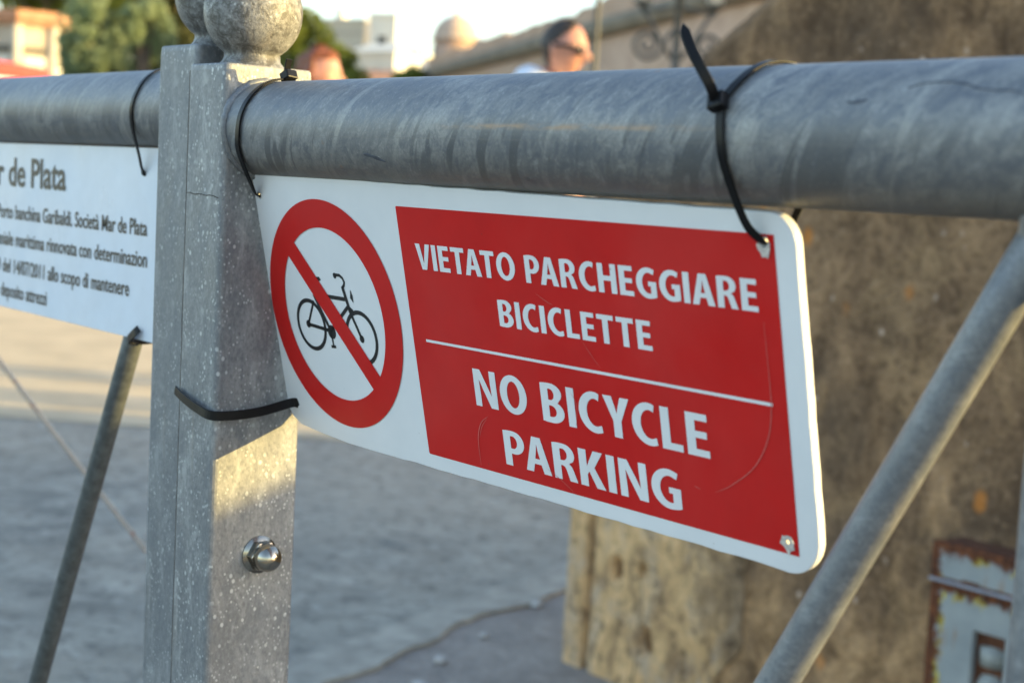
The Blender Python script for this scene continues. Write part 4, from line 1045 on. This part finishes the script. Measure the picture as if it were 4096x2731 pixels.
mast = thing('mast', 'slender pale mast against the sky between house and turret', 'mast', site(-4.38, 60.5), (0, 0, ZROT))
b = MB(); b.lathe([(0.09, 0), (0.075, 6), (0.06, 14)], 12); b.build('spar', plain('pale_mast_paint', (0.62, 0.70, 0.76), 0.4, 0.05, 2), mast)
b = MB(); b.bar((-0.7, 0, 9.6), (0.7, 0, 9.6), 0.05, 0.05); b.build('crosstree', plain('mast_alloy', (0.55, 0.58, 0.6), 0.4, 0.05, 2), mast)

# red and white parasol at the left edge
par = thing('parasol', 'red parasol with white valance at the left edge', 'parasol', site(-5.25, 14, -0.085), (0, 0, ZROT))
b = MB(); b.lathe([(0.022, 0), (0.022, 2.5)], 12); b.build('pole', M_WHITEW, par)
b = MB(); b.box((0, 0, 0.05), (0.5, 0.5, 0.1), 0.02); b.build('base', M_RUBBLE, par)
def can(b, r, z0, z1, n=8, sag=0.06):
    rings = 6; vs = []
    for i in range(rings+1):
        t = i/rings
        for j in range(n*4):
            a = 2*pi*j/(n*4); w = abs(sin(a*n/2)); rr_ = r*t*(1-0.035*w*t); vs.append((rr_*cos(a), rr_*sin(a), z1+(z0-z1)*t**1.15 - sag*0.3*w*t*(1-t)))
    fs = []
    k = n*4
    for i in range(rings):
        for j in range(k):
            j2 = (j+1) % k; fs.append((i*k+j, i*k+j2, (i+1)*k+j2, (i+1)*k+j))
    b.add(vs, fs, True)
b = MB(); can(b, 0.98, 1.95, 2.06); 
k = 32; vs = []
for j in range(k):
    a = 2*pi*j/k; w = abs(sin(a*4)); r = 0.982*(1-0.035*w); vs += [(r*cos(a), r*sin(a), 1.948), (r*1.004*cos(a), r*1.004*sin(a), 1.83)]
b.add(vs, [(2*j, 2*((j+1) % k), 2*((j+1) % k)+1, 2*j+1) for j in range(k)], True)
o = b.build('canopy', plain('red_canvas', (0.62, 0.06, 0.05), 0.85, 0.1, 8), par); sm = o.modifiers.new('s', 'SOLIDIFY'); sm.thickness = 0.004
b = MB(); vs = []
for j in range(k):
    a = 2*pi*j/k; w = abs(sin(a*4)); r = 0.985*(1-0.035*w); vs += [(r*cos(a), r*sin(a), 1.828), (r*1.004*cos(a), r*1.004*sin(a), 1.73)]
b.add(vs, [(2*j, 2*((j+1) % k), 2*((j+1) % k)+1, 2*j+1) for j in range(k)], True)
o = b.build('valance', plain('white_canvas', (0.78, 0.76, 0.74), 0.85, 0.05, 8), par); sm = o.modifiers.new('s', 'SOLIDIFY'); sm.thickness = 0.004

# ------------------------------------------------------------------ trees
def leaf_mat(name, c, var=0.4):
    k = NT(name, 0.65, 0, 0.3)
    col = k.ramp(k.noise(1.3, 3, 0.6), [(0.3, tuple(x*(1-var) for x in c)+(1,)), (0.7, tuple(x*(1+var) for x in c)+(1,))])
    k.color(col); k.b.inputs['Subsurface Weight'].default_value = 0.0
    tr = k.n('ShaderNodeBsdfTranslucent'); k.lk(col, tr.inputs[0])
    mx = k.n('ShaderNodeMixShader'); mx.inputs[0].default_value = 0.45
    out = [n_ for n_ in k.t.nodes if n_.type == 'OUTPUT_MATERIAL'][0]
    k.lk(k.b.outputs[0], mx.inputs[1]); k.lk(tr.outputs[0], mx.inputs[2]); k.lk(mx.outputs[0], out.inputs[0])
    return k.m
M_BARK = plain('bark', (0.13, 0.10, 0.075), 0.95, 0.3, 6, bump=0.6, bdist=0.02)
def tree(label, lat, dist, h, crown_z, rx, rz, mat, clumps=40, leaves=160, leaf=0.11, name='tree', seed=0, spread=0.33, lean=0.0, trunk_r=0.16, ry=None):
    g = np.random.default_rng(seed); ry = ry or rx
    t = thing(name, label, 'tree', site(lat, dist), (0, 0, ZROT), group='trees behind the quay')
    cc = []
    for i in range(clumps):
        while True:
            p = g.uniform(-1, 1, 3)
            if 0.25 < np.linalg.norm(p) < 1: break
        p = p/np.linalg.norm(p)*np.linalg.norm(p)**0.6
        cc.append((p[0]*rx, p[1]*ry, crown_z + p[2]*rz))
    cc = np.array(cc); N = clumps*leaves
    cen = np.repeat(cc, leaves, 0); rad = np.repeat(g.uniform(0.7, 1.3, clumps), leaves)[:, None]*spread*min(rx, rz)
    d = g.normal(size=(N, 3)); d /= np.linalg.norm(d, axis=1)[:, None]
    pos = cen + d*rad*(g.uniform(0.3, 1, (N, 1))**0.5)
    a = g.normal(size=(N, 3)) + d*0.4; a /= np.linalg.norm(a, axis=1)[:, None]
    b_ = np.cross(a, g.normal(size=(N, 3))); b_ /= np.linalg.norm(b_, axis=1)[:, None]
    s_ = (leaf*g.uniform(0.6, 1.4, N))[:, None]
    V = np.stack([pos-a*s_, pos+b_*s_*0.45, pos+a*s_, pos-b_*s_*0.45], 1).reshape(-1, 3)
    me = bpy.data.meshes.new('crown'); me.vertices.add(N*4); me.vertices.foreach_set('co', V.ravel().astype(np.float32))
    me.loops.add(N*4); me.loops.foreach_set('vertex_index', np.arange(N*4, dtype=np.int32))
    me.polygons.add(N); me.polygons.foreach_set('loop_start', np.arange(0, N*4, 4, dtype=np.int32)); me.polygons.foreach_set('loop_total', np.full(N, 4, dtype=np.int32))
    me.update(); me.validate(); link('crown', me, mat, t)
    b = MB(); base = crown_z - rz*0.55
    b.tube([(0, 0, 0), (lean*0.3, 0.03, base*0.5), (lean, 0, base), (lean*1.2, 0.05, crown_z+rz*0.3)], [trunk_r*1.3, trunk_r, trunk_r*0.8, trunk_r*0.25], 10)
    for i in range(9):
        q = cc[int(g.integers(0, clumps))]; z0 = base*g.uniform(0.75, 1.0)
        m_ = np.array([lean, 0, z0])*0.5 + q*0.5 + np.array([0, 0, 0.2])
        b.tube([(lean*0.8, 0, z0), tuple(m_), tuple(q)], [trunk_r*0.5, trunk_r*0.3, trunk_r*0.08], 7)
    b.build('trunk', M_BARK, t); return t
M_OLIVE = leaf_mat('olive_leaves', (0.29, 0.345, 0.18), 0.3)
M_PINE = leaf_mat('pine_needles', (0.25, 0.28, 0.05))
M_DARK = leaf_mat('dark_evergreen_leaves', (0.06, 0.065, 0.02))
M_GREEN = leaf_mat('fresh_green_leaves', (0.17, 0.20, 0.035))
tree('dense silvery olive tree beside the pavilion, left clump', -8.85, 32, 4.2, 3.35, 0.58, 1.0, M_OLIVE, 44, 200, 0.07, 'olive_tree', 1, 0.42)
tree('dense silvery olive tree nearest the left post', -7.95, 32.5, 4.2, 3.15, 0.60, 1.25, M_OLIVE, 54, 200, 0.07, 'olive_tree', 2, 0.40)
tree('low dark shrub-like tree below the olive trees', -8.2, 30, 3.0, 1.75, 1.35, 0.75, M_DARK, 40, 150, 0.08, 'bushy_tree', 3, 0.35, trunk_r=0.08)
tree('broad yellow-green pine filling the top left corner', -18.2, 60, 11, 8.2, 3.1, 1.75, M_PINE, 60, 200, 0.16, 'pine_tree', 4, 0.42)
tree('yellow-green pine between the pavilion and the ball post', -14.4, 58, 10, 7.6, 2.2, 1.35, M_PINE, 50, 200, 0.15, 'pine_tree', 5, 0.42)
tree('pine whose crown rises right behind the pavilion roof', -16.0, 63, 11, 8.6, 2.6, 2.2, M_GREEN, 50, 200, 0.16, 'pine_tree', 6, 0.42)
tree('tall dark evergreen tree behind the left ball finial', -8.75, 39, 8, 5.0, 0.72, 2.9, M_DARK, 60, 200, 0.09, 'evergreen_tree', 7, 0.5)
tree('rounded green tree to the right of the ball finial', -4.7, 32, 5, 3.2, 0.72, 1.1, M_GREEN, 46, 190, 0.075, 'round_tree', 8, 0.42)
tree('lower green tree sloping down towards the white house', -3.95, 31.5, 3.6, 2.45, 0.72, 0.95, M_GREEN, 40, 190, 0.075, 'round_tree', 9, 0.42)
tree('small green tree at the foot of the rampart end', -3.1, 42, 4.4, 3.5, 0.5, 0.55, M_GREEN, 26, 130, 0.08, 'round_tree', 10, 0.45, trunk_r=0.08)

# ------------------------------------------------------------------ people
M_SKIN = plain('skin', (0.50, 0.235, 0.155), 0.5, 0.12, 12)
M_SKIN2 = plain('skin_sunburnt', (0.56, 0.26, 0.18), 0.5, 0.12, 12)
M_HAIR = plain('dark_brown_hair', (0.045, 0.031, 0.022), 0.6, 0.4, 60)
M_RHAIR = plain('auburn_hair', (0.20, 0.055, 0.015), 0.5, 0.35, 50)
M_SHIRT = plain('white_cotton', (0.74, 0.76, 0.82), 0.9, 0.05, 10)
M_PINKT = plain('salmon_top', (0.62, 0.28, 0.24), 0.9, 0.08, 10)
M_TROU = plain('navy_trousers', (0.05, 0.06, 0.10), 0.9, 0.2, 10)
M_BEIGE = plain('beige_trousers', (0.42, 0.36, 0.27), 0.9, 0.12, 10)
M_SHOE = plain('brown_shoes', (0.08, 0.05, 0.03), 0.6, 0.2, 10)
M_LENS = plain('sunglasses_plastic', (0.012, 0.011, 0.012), 0.15, 0.1, 10)
def skin_mesh(verts, edges, radii, root=0, sub=1):
    me = bpy.data.meshes.new('sk'); me.from_pydata(verts, edges, []); o = bpy.data.objects.new('tmp', me); COL.objects.link(o)
    o.modifiers.new('Skin', 'SKIN')
    sv = me.skin_vertices[0].data
    for i, r in enumerate(radii):
        sv[i].radius = (r, r) if isinstance(r, float) else r
        sv[i].use_root = (i == root)
    su = o.modifiers.new('sub', 'SUBSURF'); su.levels = sub; su.render_levels = sub
    dg = bpy.context.evaluated_depsgraph_get(); out = bpy.data.meshes.new_from_object(o.evaluated_get(dg))
    bpy.data.objects.remove(o); out.polygons.foreach_set('use_smooth', [True]*len(out.polygons)); return out
def head_verts(nu=56, nv=44):
    """a head about 0.235 m tall facing +x, origin at its centre"""
    vs = []; fs = []
    G_ = lambda v, c, s_: math.exp(-((v-c)/s_)**2)
    for i in range(nv+1):
        th = pi*i/nv
        for j in range(nu):
            ph = 2*pi*j/nu
            dx, dy, dz = sin(th)*cos(ph), sin(th)*sin(ph), cos(th)
            x, y, z = dx*0.098, dy*0.077, dz*0.119
            fr = max(0, dx)
            if z < 0:                               # jaw: narrows, front drops to the chin, back rises to the neck
                k = -z/0.119
                y *= 1 - 0.30*k**1.5
                if dx < 0: x *= 1 - 0.42*k**1.2
                else: x *= 1 - 0.10*k
            else:
                if dx < 0: x *= 1.06
            x += 0.030*fr*G_(y, 0, .0125)*G_(z, -.022, .017) + 0.016*fr*G_(y, 0, .011)*G_(z, -.002, .018)      # nose
            x += 0.006*fr*G_(z, .028, .012)*G_(y, 0, .05)                                                          # brow
            x -= 0.012*fr*(G_(y, .031, .016)+G_(y, -.031, .016))*G_(z, .006, .013)                                 # eye sockets
            x += 0.006*fr*G_(y, 0, .024)*G_(z, -.058, .007) - 0.005*fr*G_(y, 0, .026)*G_(z, -.066, .004) + 0.006*fr*G_(y, 0, .022)*G_(z, -.073, .007)   # lips
            x += 0.014*fr*G_(y, 0, .026)*G_(z, -.100, .016)                                                        # chin
            sgn = 1 if y >= 0 else -1
            e = G_(x, -.008, .017)*G_(z, -.010, .028)*(1 if abs(dy) > .7 else 0)
            y += sgn*0.013*e; x -= 0.006*e                                                                          # ears
            vs.append(Vector((x, y, z)))
    for i in range(nv):
        for j in range(nu):
            j2 = (j+1) % nu; fs.append((i*nu+j, (i+1)*nu+j, (i+1)*nu+j2, i*nu+j2))
    return vs, fs
def person(label, lat, dist, face, head_c, skin, hair_m, top_m, leg_m, hair='receding', glasses=False, nod=0.0, wide=1.0, stoop=0.0):
    """face = direction (radians, site frame) the person looks; head_c = height of the head's centre"""
    s = head_c/1.62
    p = thing('person', label, 'person', site(lat, dist), (0, 0, ZROT + face))
    J = dict(pel=(0, 0, .95), waist=(0.01, 0, 1.10), chest=(0.0, 0, 1.30), neckb=(-0.015-stoop, 0, 1.45+.3*stoop), neck=(-.3*stoop, 0, 1.545))
    ve = [Vector(J[k])*s for k in ('pel', 'waist', 'chest', 'neckb', 'neck')]; ed = [(0, 1), (1, 2), (2, 3), (3, 4)]
    ra = [(.135*wide, .10), (.12*wide, .095), (.145*wide, .105), (.07, .062), (.055, .055)]
    def chain(start, pts, rads):
        pr = start
        for q, r in zip(pts, rads):
            ve.append(Vector(q)*s); ra.append(r); ed.append((pr, len(ve)-1)); pr = len(ve)-1
        return pr
    hands = []
    for sd in (1, -1):
        chain(0, [(0.0, .10*sd, .90), (0.02, .105*sd, .50), (-0.02, .11*sd, .09), (0.02, .115*sd, .045), (0.14, .13*sd, .035)], [.088, .058, .042, .045, .036])
        e = chain(2, [(-0.01, .17*sd, 1.395), (-0.03, .235*sd, 1.12), (0.05, .25*sd, .87), (0.075, .25*sd, .80)], [.06, .046, .032, .030])
        hands.append((sd, e))
    body = skin_mesh(ve, ed, [(r[0]*s, r[1]*s) if isinstance(r, tuple) else r*s for r in ra])
    fv = []; fe = []; fr = []
    for sd, e in hands:                              # five separate fingers from each palm
        w = ve[e]/s
        for k, (dy, L, dx) in enumerate(((.026, .060, .005), (.009, .075, .002), (-.008, .078, 0), (-.024, .070, -.002))):
            a = w + Vector((dy*0.9, 0, -.02)); i0 = len(fv)
            fv += [a*s, (a+Vector((dy*.3+.004, 0, -L*.5)))*s, (a+Vector((dy*.3+.016, 0, -L*.95)))*s]; fe += [(i0, i0+1), (i0+1, i0+2)]; fr += [.010*s, .0088*s, .007*s]
        a = w + Vector((.026, 0, .012)); i0 = len(fv)
        fv += [a*s, (a+Vector((.026, -.006*sd, -.022)))*s, (a+Vector((.036, -.010*sd, -.052)))*s]; fe += [(i0, i0+1), (i0+1, i0+2)]; fr += [.012*s, .0105*s, .008*s]
    bm = bmesh.new(); bm.from_mesh(body)
    for i0 in range(0, len(fv), 3):
        fm = skin_mesh(fv[i0:i0+3], [(0, 1), (1, 2)], fr[i0:i0+3]); bm.from_mesh(fm); bpy.data.meshes.remove(fm)
    hv, hf = head_verts(); Rn = Matrix.Rotation(nod, 3, 'Y'); hc = Vector((0.02, 0, 1.62))*s
    hvw = [hc + Rn @ v for v in hv]
    vv = [bm.verts.new(v) for v in hvw]
    for f in hf:
        q = []; [q.append(vv[i]) for i in f if vv[i] not in q]
        if len(q) > 2:
            try: fc = bm.faces.new(q); fc.smooth = True
            except ValueError: pass
    bm.to_mesh(body); bm.free(); body.update()
    link('body', body, skin, p)
    # clothes: same joints, slightly larger
    V = lambda q: Vector(q)*s
    tv = [V(J['pel']), V(J['waist']), V(J['chest']), V((-.015-stoop, 0, 1.42+.9*stoop)), V((-.01-.75*stoop, 0, 1.475+.8*stoop))]; te = [(0, 1), (1, 2), (2, 3), (3, 4)]; tr = [(.155*wide*s, .12*s), (.14*wide*s, .115*s), (.165*wide*s, .125*s), ((.10+.6*stoop)*s, (.085+.5*stoop)*s), (.074*s, .070*s)]
    for sd in (1, -1):
        i0 = len(tv); tv += [V((-.01, .175*sd, 1.395)), V((-.03, .228*sd, 1.16))]; te += [(2, i0), (i0, i0+1)]; tr += [.078*s, .066*s]
    link('shirt', skin_mesh(tv, te, tr), top_m, p)
    lv = [V((0, 0, .98)), V((0, 0, .90))]; le = [(0, 1)]; lr = [(.15*wide*s, .118*s), (.15*wide*s, .115*s)]
    for sd in (1, -1):
        i0 = len(lv); lv += [V((0, .10*sd, .82)), V((.02, .105*sd, .50)), V((-.02, .11*sd, .08))]; le += [(1, i0), (i0, i0+1), (i0+1, i0+2)]; lr += [.10*s, .075*s, .06*s]
    link('trousers', skin_mesh(lv, le, lr), leg_m, p)
    for sd in (1, -1):
        b = MB(); b.box(V((.05, .122*sd, .035)), (.27*s, .095*s, .07*s), .03*s, seg=3); b.build('shoe', M_SHOE, p)
    # hair shell
    hm = bmesh.new(); keep = {}; nu = 56
    def is_hair(v):
        if hair == 'receding':
            line = 0.030 + 0.9*(v.x+0.005) + 0.055*G2(v.x, .05, .05)*0
            if v.z > 0.088 + 0.0*abs(v.y): return v.x < 0.052 - 0.35*max(0, .03-abs(v.y))
            if v.x > 0.040: return False
            return v.z > (0.012 + 1.15*max(0, v.x+.015)) - (0.095 if v.x < -.026 else 0.0)
        return (v.z > 0.040 + 0.45*max(0, v.x)) or (v.x < 0.004 and v.z > -0.075)
    def G2(a, c, w): return math.exp(-((a-c)/w)**2)
    off = 1.045 if hair == 'receding' else 1.11
    for f in hf:
        if all(is_hair(hv[i]) for i in f):
            ids = []
            for i in f:
                if i not in keep:
                    v = hv[i]; q = Vector((v.x*off, v.y*off, v.z*(1.03 if hair == 'receding' else 1.07)))
                    if hair != 'receding': q += Vector((-.006, 0, 0)) + 0.006*Vector((sin(v.z*90), sin(v.x*80), sin(v.y*70)))
                    q += Vector((random.uniform(-.0035, .0035), random.uniform(-.0035, .0035), random.uniform(-.0035, .0035)))
                    keep[i] = hm.verts.new(hc + Rn @ q)
                if keep[i] not in ids: ids.append(keep[i])
            if len(ids) > 2:
                try: hm.faces.new(ids).smooth = True
                except ValueError: pass
    me = bpy.data.meshes.new('hair'); hm.to_mesh(me); hm.free()
    ho = link('hair', me, hair_m, p); so = ho.modifiers.new('s', 'SOLIDIFY'); so.thickness = 0.008; so.offset = -1
    if glasses:
        b = MB(); X = lambda x, y, z: hc + Rn @ Vector((x, y, z))
        for sd in (1, -1):
            lens = [(X(.099-.010*abs(cos(a)), sd*(.036+.031*cos(a)), .006+.021*sin(a))) for a in np.linspace(0, 2*pi, 17)[:-1]]
            cn = X(.103, sd*.034, .006)
            b.add([cn]+lens, [(0, 1+i, 1+(i+1) % 16) for i in range(16)], True)
            b.tube([X(.088, sd*.064, .012), X(.045, sd*.086, .014), X(-.01, sd*.095, .012)], .0075, 8)
        b.tube([X(.103, .012, .012), X(.106, 0, .014), X(.103, -.012, .012)], .003, 8)
        g_ = b.build('sunglasses', M_LENS, p); so = g_.modifiers.new('s', 'SOLIDIFY'); so.thickness = 0.004
    return p
person('man in white shirt and dark sunglasses with receding dark hair, looking right', 0.135, 6.6, -0.42, 1.628, M_SKIN2, M_HAIR, M_SHIRT, M_BEIGE, 'receding', True, 0.14, 1.0, 0.09)
person('person with auburn hair and salmon top behind the ball post', -1.005, 7.5, -0.15, 1.535, M_SKIN2, M_RHAIR, M_PINKT, M_TROU, 'long', False, 0.12, 0.9)

# ------------------------------------------------------------------ unseen building added outside the picture to shade the near quay
sp_ = Vector((sin(SUN_AZ), -cos(SUN_AZ), 0)); ss_ = Vector((cos(SUN_AZ), sin(SUN_AZ), 0))
hb = thing('added_shade_building', 'plastered building added out of view on the right to shade the quay', 'building', sp_*(-3.95) + ss_*11.0, (0, 0, SUN_AZ - pi/2))
b = MB(); b.box((0, 0, 2.9), (4.3, 6.0, 5.8)); b.build('wall', M_PLAST, hb)
b = MB(); gable_roof(b, -2.15, 2.15, -3.0, 3.0, 5.8, 6.9, 'y', 0.0); b.build('roof', M_TERRA, hb)
for y in (-1.8, 0, 1.8):
    for z in (1.6, 4.2): win('w', hb, (-2.15, y, z), 0.9, 1.3, (-1, 0, 0))
for x in (-1.2, 1.2):
    for z in (1.6, 4.2): win('w', hb, (x, -3.0, z), 0.9, 1.3, (0, -1, 0))
